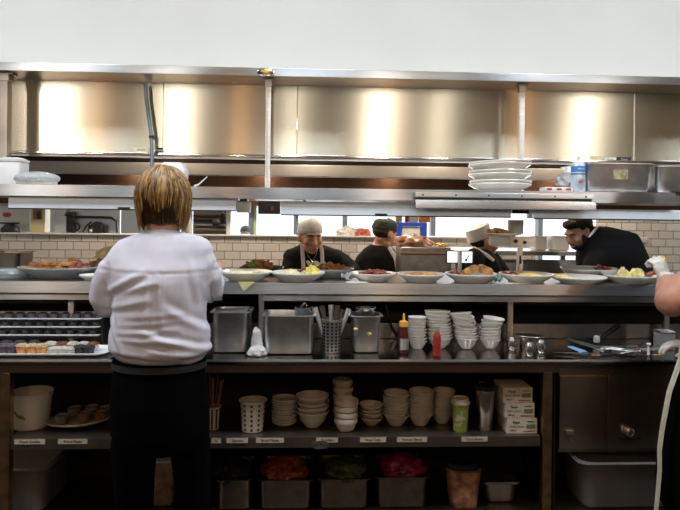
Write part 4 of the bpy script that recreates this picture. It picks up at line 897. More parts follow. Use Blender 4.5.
# plate with ramekins, tilted
tp = mk(mesh('plate', plate_bm(.128, .016, sy=.8), mat('warm_ceramic', (.60, .48, .35), .3, 0, var=.1)), 'plate', 'tan oval plate of ramekins beside the white bucket', 'plate', at(79, 2.58, SS+.004), None, (-.03, -.03, .1))
def ramekin(px, Y, z, label, m, fill, s=1):
    t = thing('ramekin', label, 'ramekin', at(px, Y, z), 0, 'ramekins on the tan plate')
    bm = NB(); lathe(bm, [(.022*s, 0), (.027*s, .03*s), (.0275*s, .033*s), (.024*s, .033*s), (.021*s, .006), (.001, .005)], n=26, cap=False); part('cup', bm, m, t)
    bm = NB(); blob(bm, (0, 0, .022*s), (.0225*s, .0225*s, .005*s), px, .2, 3); part('sauce', bm, fill, t)
RM = mat('brown_ramekin', (.22, .12, .07), .4, 0, var=.2); GM = mat('grey_ramekin', (.20, .18, .17), .4)
ramekin(62, 2.55, SS+.016, 'grey ramekin at the front left of the tan plate', GM, DKM, .95)
ramekin(84, 2.57, SS+.018, 'brown ramekin in the middle of the tan plate', RM, GM, 1)
ramekin(100, 2.58, SS+.020, 'brown ramekin near the server on the tan plate', RM, GM, .95)
ramekin(74, 2.64, SS+.018, 'grey ramekin at the back left of the tan plate', GM, GM, 1)
ramekin(92, 2.65, SS+.020, 'grey ramekin at the back right of the tan plate', GM, GM, 1.0)
ramekin(106, 2.64, SS+.020, 'grey ramekin at the back beside the black trousers', GM, GM, 1)
WARMW = mat('warm_white_plastic', (.66, .56, .44), .4, 0, var=.05)
holey_cup(213, 2.52, SS, .029, q(213, 406, 2.52).z-SS, 'narrow perforated cup of wooden-handled cutlery beside the trousers', WARMW, 8, 5)
for i in range(7):
    a = i*2*PI/7+.3; tx = .16*math.cos(a); ty = .12*math.sin(a); L = .185+.01*(i % 3)
    t = thing('fork', 'wooden-handled fork in the narrow perforated cup, one of a bunch', 'fork', at(213, 2.52, SS+.01)+V((.010*math.cos(a), .010*math.sin(a), 0)), 0, 'forks in the narrow perforated cup')
    bm = NB(); tube(bm, [(0, 0, 0), (tx*.06, ty*.06, .07)], .002, 6); part('neck', bm, DSTEEL, t)
    bm = NB(); tube(bm, [(tx*.06, ty*.06, .07), (tx*L, ty*L, L)], [.004, .0055], 8, flat=.7); part('handle', bm, BROWNPL, t)
holey_cup(252.5, 2.50, SS, .050, q(252, 399.5, 2.50).z-SS, 'cream perforated cutlery cup standing alone on the storage shelf', WARMW, 6, 5, taper=.86, lip=.007)
WS = mat('storage_ceramic', (.62, .54, .44), .3, 0, var=.05)
# flat plates stack
sp = mesh('plate', plate_bm(25*.5*2.56/F, .012), WS)
for i in range(10):
    mk(sp, 'side_plate', 'small cream plate, %s the side plate stack on the storage shelf' % ('bottom of' if i == 0 else 'top of' if i == 9 else ORD[i]+' from bottom of'), 'plate', at(284+(.4 if i % 3 == 0 else 0), 2.56, SS+.003+i*.0102), 'side plates on the storage shelf', (0, (i % 3-1)*.01, i))
G = 'cream bowls on the storage shelf'
stack(312.5, 427, 395, 33, 2.54, SS, 4, G, 'widest bowl stack on the storage shelf', WS, h=.062, foot=.45)
def cupst(px, pyt, wp, Y, n, where, z=SS):
    r = wp/2*Y/F; key = ('cup', round(r, 3))
    h = .05
    if key not in BM:
        b = NB(); lathe(b, [(.001, .002), (r*.62, .002), (r*.66, 0), (r*.70, .002), (r*.90, h*.5), (r*.93, h*.62), (r, h*.64), (r, h-.002), (r*.97, h), (r*.93, h-.002), (r*.84, h*.6), (r*.62, .008), (.001, .008)], n=32, cap=False)
        BM[key] = mesh('cup', b, WS)
    H = q(px, pyt, Y).z-z-.001; st = (H-h)/(n-1)
    for i in range(n): mk(BM[key], 'soup_cup', 'cream soup cup, %s of the %s' % ('bottom' if i == 0 else 'top' if i == n-1 else ORD[i]+' from bottom', where), 'cup', at(px+(i % 2)*.3, Y, z+.001+i*st), 'soup cups on the storage shelf', (0, (i % 3-1)*.03, i))
cupst(342.5, 379, 20, 2.62, 5, 'taller cup stack at the back')
cupst(346, 399, 23.5, 2.50, 4, 'shorter cup stack at the front')
stack(371, 425, 404, 24, 2.56, SS, 4, G, 'lowest bowl stack right of the soup cups', WS, h=.032, foot=.45)
stack(395.5, 425, 392.5, 26.5, 2.56, SS, 10, G, 'tall stack right of the low stack', WS, h=.042, tilt=(.02, 0))
stack(420.5, 425, 390.5, 25.5, 2.56, SS, 11, G, 'middle tall bowl stack on the storage shelf', WS, h=.042, tilt=(.03, 0))
stack(442.5, 427, 390, 22, 2.58, SS, 11, G, 'tall bowl stack beside the green paper cup', WS, h=.040, tilt=(.05, 0))
# paper cup
t = thing('paper_cup', 'green and cream paper coffee cup with white lid', 'cup', at(460, 2.48, SS)); H = q(460, 403, 2.48).z-SS; R = .036
def cupmat():
    m = mat('cup_print', (.30, .36, .07), .5, 0, var=.01, vscale=22, col2=(.60, .55, .38)); nt = m.node_tree
    for n in nt.nodes:
        if n.type == 'MAP_RANGE': n.inputs[1].default_value = .40; n.inputs[2].default_value = .42
    return m
bm = NB(); lathe(bm, [(R*.74, 0), (R*.76, .002), (R*.97, H), (R*.9, H), (R*.7, .006), (.001, .006)], n=36, cap=False); part('body', bm, cupmat(), t)
bm = NB(); lathe(bm, [(R*1.02, H-.003), (R*1.08, H), (R*1.08, H+.006), (R*.98, H+.008), (R*.92, H+.022), (R*.86, H+.022), (R*.8, H+.016), (.001, H+.016)], n=36, cap=False); part('lid', bm, WARMW, t)
bm = NB(); M = Matrix.Translation((-.001, -.0345, H*.55)); 
for k, ch in enumerate('coffee'): text_bm(bm, ch, .014, (-.002, -.0335+.0006*k, H*.78-k*.0095))
part('lettering', bm, PAPER, t, smooth=False)
# tumbler
t = thing('steel_tumbler', 'tall brushed steel tumbler with a black lid', 'tumbler', at(484.5, 2.50, SS)); H = q(484, 389, 2.50).z-SS
bm = NB(); lathe(bm, [(.030, 0), (.031, .003), (.034, H*.42), (.0365, H*.44), (.041, H*.97), (.040, H), (.001, H)], n=40, cap=False); part('body', bm, mat('tumbler_steel', (.52, .46, .40), .25, 1, .5), t)
bm = NB(); lathe(bm, [(.041, H+.0005), (.0425, H+.006), (.0425, H+.018), (.037, H+.022), (.001, H+.022)], n=36, cap=False); box(bm, -.03, .0, -.015, .015, H+.022, H+.036, .005); part('lid', bm, BLACK, t)
# boxes
BOXM = mat('carton_white', (.66, .56, .46), .6, 0, var=.04)
for i, (p0, p1, y0, y1, where) in enumerate(((507, 537, 439, 423.3, 'bottom'), (505, 534.5, 423.2, 408.5, 'middle'), (503, 532.5, 408.4, 393.8, 'top'))):
    Y = 2.44; z_ = SS+.058*i*1.06+.0; w = X(p1, Y, z_)-X(p0, Y, z_); h = .0605
    t = thing('glove_box', 'white carton with green print, %s of the stack of three' % where, 'carton', ((X(p0, Y, z_)+X(p1, Y, z_))/2, Y, z_), .03*(i-1)*0)
    bm = NB(); box(bm, -w/2, w/2, 0, .13, 0.0003, h, .0012); part('carton', bm, BOXM, t)
    bm = NB(); text_bm(bm, 'latex gloves', .0125, (-w*.17, -.0005, h*.50)); part('green_text', bm, GREEN, t, smooth=False)
    bm = NB(); text_bm(bm, 'Food', .013, (-w*.2, -.0005, h*.74), bold=True); part('title_text', bm, INK, t, smooth=False)
    bm = NB(); text_bm(bm, 'medium', .009, (w*.28, -.0005, h*.80)); part('size_text', bm, INK, t, smooth=False)
    bm = NB(); text_bm(bm, '100 ct', .010, (-w*.3, -.0005, h*.22)); part('count_text', bm, INK, t, smooth=False)
    bm = NB(); box(bm, w*.14, w*.44, -.0012, -.0001, h*.35, h*.62, .0004); part('green_patch', bm, mat('patch_green', (.12, .24, .06), .6), t)
    bm = NB(); box(bm, w*.02, w*.44, -.001, -.0001, h*.14, h*.20); part('brown_stripe', bm, BROWNPL, t)
# ================================================================== bottom shelf
LS = LZ+.001
def bus_tub(px0, px1, Y, pytop, label, d, z=LS, m=GPLAS, wall=None):
    h = q((px0+px1)/2, pytop, Y).z-z; x0, x1 = X(px0, Y, z+h), X(px1, Y, z+h); t = thing('bus_tub', label, 'tub', ((x0+x1)/2, Y+d/2, z))
    part('tub', pan_bms(x1-x0, d, h, lip=.02, taper=.90, rad=.05, th=.004), m, t); return t, x1-x0, h
bus_tub(-60, 47, 2.46, 471, 'grey plastic bus tub on the bottom shelf at the left corner', .32)
t, w, h = bus_tub(580, 716, 2.44, 464, 'long grey plastic bus tub on the bottom shelf at the right', .24)
def lowpan(p0, p1, Y, pyt, label, d=.26, m=PAN, name='steel_pan', **k):
    h = q((p0+p1)/2, pyt, Y).z-LS; return hotel_pan(p0, p1, Y, LS, h, label, d, m=m, name=name, **k), h
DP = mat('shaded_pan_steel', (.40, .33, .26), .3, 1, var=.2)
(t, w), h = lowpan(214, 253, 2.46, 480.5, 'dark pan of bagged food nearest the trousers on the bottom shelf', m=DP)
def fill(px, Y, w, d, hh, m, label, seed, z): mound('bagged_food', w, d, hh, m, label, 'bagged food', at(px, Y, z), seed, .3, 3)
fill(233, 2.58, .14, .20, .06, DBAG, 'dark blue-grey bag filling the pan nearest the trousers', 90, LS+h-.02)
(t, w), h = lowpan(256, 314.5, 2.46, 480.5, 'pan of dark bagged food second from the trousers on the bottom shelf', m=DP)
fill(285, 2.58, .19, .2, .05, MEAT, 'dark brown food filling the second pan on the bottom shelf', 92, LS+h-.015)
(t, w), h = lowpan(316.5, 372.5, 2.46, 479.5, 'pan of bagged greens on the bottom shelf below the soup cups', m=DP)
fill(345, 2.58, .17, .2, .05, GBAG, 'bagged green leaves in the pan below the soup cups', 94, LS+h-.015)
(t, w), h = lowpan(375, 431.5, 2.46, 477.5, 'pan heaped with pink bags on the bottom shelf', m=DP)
fill(402, 2.58, .19, .2, .065, PINK, 'pink bags heaped in the pan below the tall bowls', 96, LS+h-.015)
bm = NB(); t = thing('bread_bag', 'brown bag of bread standing on the bottom shelf', 'bag', at(463, 2.52, LS))
rs = []
for i in range(14):
    s = i/13; ww = .056+.016*s; rs.append([V((math.copysign(abs(math.cos(a))**.5, math.cos(a))*ww*(1+.5*.12*noise.noise(V((math.cos(a)*2, math.sin(a)*2, s*4)))), math.sin(a)*.050*(1+.1*noise.noise(V((a, s*3, 2)))), s*.14)) for a in [2*PI*k/40 for k in range(40)]])
rings(bm, rs); part('bag', bm, mat('brown_bread_bag', (.42, .20, .11), .3, 0, var=.6, vscale=28, bump=.6, bscale=40, coat=.3), t)
bm = NB(); rings(bm, [[V((math.cos(a)*w_, math.sin(a)*.035, z_)) for a in [2*PI*k/24 for k in range(24)]] for w_, z_ in ((.066, .1405), (.07, .15), (.062, .165))]); part('bag_mouth', bm, DBAG, t)
(t, w), h = lowpan(484, 521, 2.50, 484, 'small shallow steel pan at the right end of the bottom shelf', d=.12, taper=.78)
bm = NB(); box(bm, -w/2+.004, w/2-.004, -.055, .055, h+.001, h+.004, .001); part('lid', bm, PAN, t)
t = thing('clear_container', 'clear plastic container of brown sauce seen between the legs', 'container', at(163.5, 2.56, LS)); a = .048
bm = NB(); rings(bm, [[V((math.copysign(abs(math.cos(b))**.4, math.cos(b))*s, math.copysign(abs(math.sin(b))**.4, math.sin(b))*s, z)) for b in [2*PI*k/32 for k in range(32)]] for s, z in ((.04, 0), (.046, .01), (.05, .17), (.048, .175))]); part('body', bm, mat('sauce_container', (.28, .16, .10), .2, 0, var=.4, coat=.6), t)
bm = NB(); rings(bm, [[V((math.copysign(abs(math.cos(b))**.4, math.cos(b))*s, math.copysign(abs(math.sin(b))**.4, math.sin(b))*s, z)) for b in [2*PI*k/32 for k in range(32)]] for s, z in ((.053, .1755), (.054, .184), (.05, .186))]); part('lid', bm, mat('clear_lid', (.5, .46, .42), .15, coat=.6), t)
t = thing('jar', 'small brown jar on the storage shelf glimpsed between the legs', 'jar', at(161, 2.56, SS)); bm = NB(); lathe(bm, [(.03, 0), (.033, .005), (.033, .06), (.025, .07)], n=26); part('body', bm, RM, t)
# ================================================================== people
def head(bm, c, R, s=1.0):
    """c = centre between the eyes line and skull centre; local x right, y forward, z up"""
    c = V(c)
    def E(o, r, rot=None): ell(bm, c+R @ (V(o)*s), [k*s for k in r], (R @ rot) if rot else R)
    E((0, -.018, .035), (.076, .094, .082)); E((0, .03, .0), (.066, .066, .085)); E((0, .035, -.055), (.052, .056, .052))
    E((0, .066, -.088), (.024, .022, .020)); E((0, .082, .032), (.052, .016, .012)); E((0, .02, -.07), (.056, .05, .03))
    for sx in (-1, 1):
        E((sx*.042, .068, -.022), (.024, .024, .022)); E((sx*.077, -.006, -.006), (.010, .020, .033), Matrix.Rotation(.25, 3, 'X')); E((sx*.012, .104, -.034), (.010, .010, .008))
    tube(bm, [c+R @ (V((0, .088, .028))*s), c+R @ (V((0, .104, -.005))*s), c+R @ (V((0, .118, -.030))*s), c+R @ (V((0, .098, -.038))*s)], [.008*s, .010*s, .0135*s, .008*s], 10)
    E((0, .090, -.060), (.026, .012, .006)); E((0, .087, -.071), (.022, .013, .007))
def face_parts(root, c, R, s=1.0, brow=DHAIR, beard=False):
    o0 = V(root.location); c = V(c)-o0
    for sx in (-1, 1):
        bm = NB(); ell(bm, c+R @ (V((sx*.031, .080, .006))*s), (.011*s, .010*s, .0055*s), R); e = part('eye', bm, mat('eye_white', (.65, .62, .58), .2), root)
        bm = NB(); ell(bm, c+R @ (V((sx*.031, .0885, .004))*s), (.0050*s, .0025*s, .0042*s), R); part('iris', bm, mat('iris_brown', (.03, .015, .008), .1), e)
        bm = NB(); tube(bm, [c+R @ (V((sx*.012, .099, .026))*s), c+R @ (V((sx*.032, .097, .032))*s), c+R @ (V((sx*.053, .080, .026))*s)], [.0035*s, .0042*s, .002*s], 8); part('eyebrow', bm, brow, root)
    bm = NB(); tube(bm, [c+R @ (V((x, y, -.065))*s) for x, y in ((-.024, .090), (-.010, .1015), (0, .103), (.010, .1015), (.024, .090))], [.002*s, .0045*s, .005*s, .0045*s, .002*s], 8); part('lips', bm, mat('lips', (.42, .15, .12), .4), root)
    if beard:
        bm = NB(); ell(bm, c+R @ (V((0, .045, -.072))*s), [.056*s, .052*s, .036*s], R); ell(bm, c+R @ (V((0, .094, -.050))*s), [.028*s, .010*s, .006*s], R)
        for sx in (-1, 1): ell(bm, c+R @ (V((sx*.062, .02, -.035))*s), [.010*s, .028*s, .045*s], R)
        mm = remesh(bm, .005, 4, DHAIR, name='beard'); part('beard', mm, None, root)
def hand(bm, w, d, n, side=1, curl=.5, s=1.0):
    """w wrist, d direction of the palm, n back-of-hand normal, side = +1 thumb on the +x side"""
    d = V(d).normalized(); n = V(n); n = (n-d*n.dot(d)).normalized(); x = d.cross(n)*side; w = V(w)
    P = lambda a, b, c: w+(x*a+d*b+n*c)*s
    tube(bm, [P(0, -.01, 0), P(.0, .03, 0), P(0, .065, 0), P(0, .09, 0)], [.026*s, .036*s, .040*s, .036*s], 14, flat=.40, up=n)
    for a, L, r in ((.031, .070, .0088), (.0105, .079, .009), (-.0105, .073, .0086), (-.031, .058, .0078)):
        p = P(a*.95, .082, 0); pts = [P(a*.8, .055, 0), p]; ang = curl*.35; dd = d
        for k, f in enumerate((.45, .32, .23)):
            ang2 = ang+curl*.7*k
            p = p+(d*math.cos(ang2)-n*math.sin(ang2)+x*a*3)*L*f*s; pts.append(p)
        limb(bm, pts, [r*s, r*1.05*s, r*s, r*.92*s, r*.8*s], 10)
    limb(bm, [P(.018, .018, -.004), P(.042, .045, -.014), P(.052, .072, -.024*(.5+curl)), P(.048, .094, -.034*(.5+curl))], [.015*s, .0125*s, .011*s, .009*s], 10)
def rel(root, pts): o = V(root.location); return [V(p)-o for p in pts]
def Rot(yaw, pitch=0, roll=0):
    """yaw 0 faces -Y (towards the photographer); positive turns towards the picture's right"""
    return Matrix.Rotation(PI+yaw, 3, 'Z') @ Matrix.Rotation(-pitch, 3, 'X') @ Matrix.Rotation(roll, 3, 'Y')
# ------------------------------------------------------------------ server in white, seen from behind
WY = 2.03
base = at(160, WY, 0); base.z = 0
W = thing('person', 'server with short blonde hair seen from behind in white shirt and black trousers', 'person', base)
def w(px, py, y=0): p = q(px, py, WY)-base; return V((p.x, p.y+y, p.z))
def we(px0, px1, py, ry, y=0): a, b = w(px0, py, y), w(px1, py, y); return ((a+b)/2, (b.x-a.x)/2, ry)
bm = NB()
hc = w(162.5, 205, .035); HR = Matrix.Rotation(0, 3, 'Z') @ Matrix.Rotation(-.22, 3, 'X')
head(bm, hc, HR, .96)
tube(bm, [w(162, 262, .01), w(163, 240, .012), w(163, 215, .02)], [.056, .050, .050], 18)
loft(bm, [we(128, 196, 350, .07), we(124, 200, 300, .08), we(122, 199, 275, .07), we(130, 194, 258, .05), we(150, 174, 245, .04)])
LE, RE = w(106, 305, .05), w(207, 292, .07)
limb(bm, [w(118, 270, .01), LE, w(112, 290, .30)], [.034, .034, .026]); limb(bm, [w(197, 268, .01), RE, w(200, 278, .32)], [.034, .034, .026])
hand(bm, w(112, 290, .30), (.15, 1, .2), (0, -.2, 1), 1, .5, .92); hand(bm, w(200, 278, .32), (-.15, 1, .1), (0, -.1, 1), -1, .5, .92)
loft(bm, [we(124, 196, 352, .08), we(124, 200, 400, .09), we(126, 198, 430, .09)])
for p0, p1 in ((136, 134), (190, 191)): limb(bm, [w(p0, 430), w(p1, 540), w(p1, 632, .01)], [.05, .038, .030])
part('body', remesh(bm, .0075, 3, SKIN), None, W)
# shirt
creases = [((.17, 1.02), (-.02, 1.085), .010, .011), ((.19, 1.06), (.04, 1.16), .007, .012), ((.17, 1.005), (.0, 1.035), .008, .010), ((-.17, 1.21), (-.05, 1.27), .010, .011), ((-.17, 1.16), (-.03, 1.19), .007, .010), ((-.155, 1.12), (-.10, 1.03), .008, .010),
           ((-.11, 1.09), (.05, 1.10), .004, .008), ((-.10, 1.115), (.06, 1.13), .004, .008), ((-.08, 1.14), (.08, 1.15), .0035, .008), ((-.12, 1.03), (.05, 1.01), .005, .008), ((-.09, 1.07), (.09, 1.06), .004, .007), ((.14, 1.22), (.16, 1.08), .006, .009), ((.10, 1.30), (.13, 1.15), .004, .01), ((.01, 1.25), (.02, 1.10), .004, .008), ((-.02, 1.25), (-.03, 1.12), .003, .008), ((-.16, 1.23), (-.12, 1.10), .007, .010), ((.16, 1.0), (.08, .99), .007, .008), ((-.10, 1.22), (.0, 1.245), .005, .010)]
def shirt_disp(p, n):
    d = .0
    if n.y < .35:
        for (ax, az), (bx, bz), A, wd in creases:
            dx, dz = bx-ax, bz-az; L2 = dx*dx+dz*dz; t_ = ((p.x-ax)*dx+(p.z-az)*dz)/L2
            if -.15 < t_ < 1.15:
                dd = ((p.x-ax)*dz-(p.z-az)*dx)/math.sqrt(L2); g = math.sin(max(0, min(1, (t_+.15)/1.3))*PI)**.5
                d += .75*A*g*(math.exp(-(dd/wd)**2)-.8*math.exp(-((dd-wd*1.7)/wd)**2))
        zy = 1.275+.22*p.x*p.x
        d += .0022*math.exp(-((p.z-zy)/.004)**2)*(-1)+ (.0012 if p.z > zy else 0)
        if 1.0 < p.z < zy and abs(p.x+.0) < .04: d += -.003*math.exp(-((abs(p.x)-.016)/.003)**2)*min(1, (p.z-1.0)/.2)
    for (ax, az), (bx, bz) in (((-.165, 1.30), (-.140, 1.12)), ((.165, 1.31), (.150, 1.15))):
        dx, dz = bx-ax, bz-az; L2 = dx*dx+dz*dz; t_ = ((p.x-ax)*dx+(p.z-az)*dz)/L2
        if 0 < t_ < 1 and n.y < .3: dd = ((p.x-ax)*dz-(p.z-az)*dx)/math.sqrt(L2); d -= (.002+.010*t_)*math.exp(-(dd/.006)**2)
    d += .004*noise.noise(V((p.x*9, p.y*9, p.z*5)))+.002*noise.noise(V((p.x*26, p.y*20, p.z*16)))
    return d
bm = NB()
loft(bm, [we(126, 194, 361, .085), we(117, 202, 357, .104), we(109, 212, 348, .122), we(109, 211, 335, .122), we(112, 208, 318, .118), we(113, 207, 300, .118), we(109, 211, 280, .115), we(104, 214, 268, .105), we(106, 212, 258, .090), we(112, 213, 248, .078), we(119, 209, 241, .068), we(132, 201, 236, .058), we(147, 182, 232, .045)], 40)
limb(bm, [w(112, 270, .0), w(106, 284, .01), w(102, 298, .02), w(104, 305, .04), w(108, 303, .16), w(112, 296, .23)], [.046, .048, .048, .050, .042, .037], 18)
limb(bm, [w(203, 262, .0), w(207, 278, .01), w(208, 290, .04), w(206, 294, .08), w(204, 288, .19), w(201, 282, .25)], [.044, .047, .046, .046, .040, .036], 18)
sh = part('shirt', remesh(bm, .006, 3, SHIRT, shirt_disp), None, W)
bm = NB()
n = 40; rs = []
for dz, rr, th in ((-.012, 1.42, 0), (-.004, 1.40, 0), (.024, 1.04, 0), (.027, .96, 0), (.020, .92, 0), (-.010, 1.10, 0)):
    c = w(163, 241, .018)
    rs.append([c+V((math.cos(a)*.060*rr, math.sin(a)*.058*rr, dz-.010*math.sin(a)*1.2+ (-.01 if math.sin(a) > .5 else 0))) for a in [2*PI*k/n for k in range(n)]])
rings(bm, rs, cap=False, closed=True); part('collar', bm, SHIRT, sh)
# trousers
bm = NB()
loft(bm, [we(117, 202, 357, .095), we(113, 206, 375, .11), we(110, 209, 400, .122), we(111, 210, 430, .12), we(116, 207, 446, .11)], 36)
limb(bm, [w(134, 440, 0), w(133, 500, .01), w(134, 560, .0), w(135, 640, .01), w(135, 648, .01)], [.074, .062, .056, .048, .046], 20)
limb(bm, [w(190, 440, 0), w(193, 500, .01), w(192, 560, .0), w(190, 640, .01), w(190, 648, .01)], [.066, .056, .053, .048, .046], 20)
tr = part('trousers', remesh(bm, .008, 3, TROUS, lambda p, n: .004*noise.noise(p*9)), None, W)
bm = NB(); rings(bm, [[V(c)+V((math.cos(2*PI*k/40)*rx, math.sin(2*PI*k/40)*ry, dz)) for k in range(40)] for c, rx, ry, dz in ((lambda a: (a[0], a[1]+.003, a[2]+.003, 0))(we(113, 206, 366, .111)), (lambda a: (a[0], a[1]+.004, a[2]+.004, 0))(we(114, 205, 360, .106)))], cap=False)
part('apron_band', bm, mat('charcoal_band', (.014, .014, .015), .8), W)
for sx, p in ((-1, 135), (1, 190)):
    c = w(p, 640); bm = NB(); ell(bm, (c.x, .05, .045), (.048, .13, .045)); box(bm, c.x-.045, c.x+.045, -.07, .17, .0, .02, .01); part('shoe', remesh(bm, .008, 3, BLACK), None, W)
# hair
rnd = random.Random(3)
def HP(th, ph, k=1.0):
    """th from crown 0 .. downwards, ph 0 = towards the photographer"""
    rx, ry, rz = .084*k, .100*k, .103*k
    return hc+V((0, -.022, .022))+V((math.sin(th)*math.sin(ph)*rx, -math.sin(th)*math.cos(ph)*ry, math.cos(th)*rz))
bm = NB(); ell(bm, hc+V((0, -.020, .022)), (.080, .096, .098)); loft(bm, [(hc+V((0, -.034, -.045)), .048, .040), (hc+V((0, -.034, -.030)), .058, .055), (hc+V((0, -.028, -.01)), .072, .075), (hc+V((0, -.022, .03)), .074, .08)])
hm_ = remesh(bm, .006, 3, mat('brown_under_hair', (.040, .020, .010), .5, 0, var=.5, vscale=60, stretch=(3, 3, .5), bump=.5), lambda p, n: .003*noise.noise(V((p.x*80, p.y*80, p.z*12)))); hair_under = part('under_hair', hm_, None, W)
def strand(bm, pts, r):
    tube(bm, pts, [r*.6, r, r, r*.9, r*.7, r*.15][:len(pts)] if len(pts) == 6 else [r*(.6+.4*min(1, i*.6))*(1 if i < len(pts)-2 else (.6 if i == len(pts)-2 else .12)) for i in range(len(pts))], 4, flat=.45)
buckets = [NB(), NB(), NB()]; under = NB()
for i in range(1500):
    ph = rnd.uniform(-2.3, 2.3); a = abs(ph)
    k0 = rnd.uniform(.955, 1.05); th0 = rnd.uniform(.02, .75)
    # lower end of the top layer: short at the back, long at the sides
    end = 1.58+.10*math.sin(ph*5+1)+(.45*max(0, min(1, (a-.50)/.45))) + rnd.uniform(-.45, .22)
    pts = []; m = 8; sw = .35*math.copysign(1, ph)*rnd.uniform(.3, 1)*math.exp(-a)
    for j in range(m):
        s = j/(m-1); th = th0+(end-th0)*s; p2 = ph*(.75+.25*s)+sw*(s*(1-s))+.03*math.sin(s*7+i)
        k = k0*(1+.05*math.sin(s*PI)*(1 if a < 1 else .6)-(.06*s*s if s > .8 else 0))
        if th > PI/2:
            p = HP(PI/2, p2, k*(1-.10*(th-PI/2))); p.z -= (th-PI/2)*.150
        else: p = HP(th, p2, k)
        pts.append(p)
    strand(buckets[min(2, int(rnd.random()*3))], pts, rnd.uniform(.0022, .0040))
for i in range(520):                                             # darker under layer at the nape
    ph = rnd.uniform(-1.15, 1.15); z0 = rnd.uniform(-.02, .03); z1 = -.056+abs(ph)*.004+rnd.uniform(-.012, .010); pts = []
    for j in range(6):
        s = j/5; z = z0+(z1-z0)*s; rr = (.087-.040*max(0, (-z)/.075)**1.3)*rnd.uniform(.98, 1.02); p2 = ph*(1-.12*s)
        pts.append(hc+V((math.sin(p2)*rr, -.020-math.cos(p2)*rr*1.05, z)))
    strand(under if rnd.random() < .62 else buckets[1], pts, rnd.uniform(.002, .0034))
for i in range(260):                                             # long side locks
    sd = rnd.choice((-1, 1)); ph = sd*rnd.uniform(.95, 1.9); z0 = .04; z1 = rnd.uniform(-.088, -.060); pts = []
    for j in range(7):
        s = j/6; z = z0+(z1-z0)*s; rr = (.085+.004*math.sin(s*PI)-.022*s*s)*rnd.uniform(.985, 1.02)
        pts.append(hc+V((math.sin(ph)*rr, -.012-math.cos(ph)*rr*.95, z)))
    strand(buckets[rnd.randrange(3)], pts, rnd.uniform(.0022, .0038))
cols = [(.32, .16, .045), (.12, .06, .02), (.46, .28, .10)]
for b_, c_, nm in zip(buckets, cols, ('golden', 'brown', 'blonde')):
    part('hair', b_, mat(nm+'_hair', c_, .42, 0, var=.35, vscale=30, stretch=(3, 3, .6)), W, nm+' hair locks')
part('nape_hair', under, mat('nape_hair', (.055, .028, .014), .45, 0, var=.4, vscale=40), hair_under)
# ------------------------------------------------------------------ cooks
def cook(label, bx, Y, hp, hyaw, hpitch, hroll, hs, skin, torso, arms, neck, legs=True, brow=DHAIR, shirt=CLOTHB, apron=None, beard=False, cap=None, hair=None, hands=True, sleeve=.6):
    b = at(bx, Y, 0); b.z = 0; root = thing('person', label, 'person', b); P = lambda px, py, y=0: q(px, py, Y+y)-b
    c = P(hp[0], hp[1], hp[2]); R = Rot(hyaw, hpitch, hroll); bm = NB(); head(bm, c, R, hs)
    nb = P(*neck); tube(bm, [nb, nb.lerp(c, .5)+V((0, .0, 0)), c+R @ V((0, -.02, -.02))], [.058*hs, .054*hs, .052*hs], 16)
    T = []
    for p0, p1, py, ry, y in torso:
        a, e = P(p0, py, y), P(p1, py, y); T.append(((a+e)/2, (e.x-a.x)/2, ry))
    loft(bm, [(t_[0], t_[1]*.86, t_[2]*.86) for t_ in T])
    hipz = .92; hx = T[-1][0]; lowc = V((T[-1][0].x, T[-1][0].y+.05, hipz))
    loft(bm, [(T[-1][0], T[-1][1]*.8, T[-1][2]*.85), (lowc, .15, .10)])
    for s in (-1, 1): limb(bm, [lowc+V((s*.09, 0, -.02)), lowc+V((s*.10, -.02, -.45)), lowc+V((s*.10, .03, -.83))], [.075, .055, .04])
    for A in arms:
        pts = [P(*a) for a in A]; limb(bm, pts, [.048, .042, .030] if len(pts) == 3 else [.048, .042, .036, .028]); d = pts[-1]-pts[-2]; hand(bm, pts[-1], d, V((0, 0, 1)), 1 if d.x > 0 else -1, .7)
    part('body', remesh(bm, .0085, 2, skin), None, root)
    bm = NB(); loft(bm, T, 32)
    loft(bm, [(T[-1][0], T[-1][1], T[-1][2]), (lowc, .175, .125), (lowc-V((0, 0, .04)), .17, .12)])
    for A in arms:
        pts = [P(*a) for a in A]; e = pts[1].lerp(pts[2], .0 if sleeve < .9 else .3); e0 = pts[0].lerp(pts[1], min(1, sleeve)); limb(bm, [pts[0], pts[0].lerp(e0, .5), e0] + ([e] if sleeve >= .9 else []), [.062, .058, .054]+([.050] if sleeve >= .9 else []))
    shp = part('shirt', remesh(bm, .010, 3, shirt, lambda p, n: .006*noise.noise(p*8)+.003*noise.noise(p*20)), None, root)
    bm = NB(); loft(bm, [(lowc+V((0, 0, .0)), .172, .122), (lowc-V((0, 0, .10)), .17, .125), (lowc-V((0, 0, .14)), .16, .12)])
    for s in (-1, 1): limb(bm, [lowc+V((s*.09, 0, -.05)), lowc+V((s*.10, -.02, -.45)), lowc+V((s*.10, .03, -.82))], [.088, .070, .056])
    part('trousers', remesh(bm, .012, 3, TROUS), None, root)
    for s in (-1, 1):
        f = lowc+V((s*.10, 0, 0)); bm = NB(); ell(bm, (f.x, f.y-.02, .045), (.048, .13, .044)); box(bm, f.x-.045, f.x+.045, f.y-.14, f.y+.10, 0, .02, .008); part('shoe', remesh(bm, .010, 3, BLACK), None, root)
    face_parts(root, c+b, R, hs, beard=beard)
    return root, c, R, P, lowc
def headshape(c, R, s, o, r): bm = NB(); ell(bm, c+R @ (V(o)*s), [k*s for k in r], R); return bm
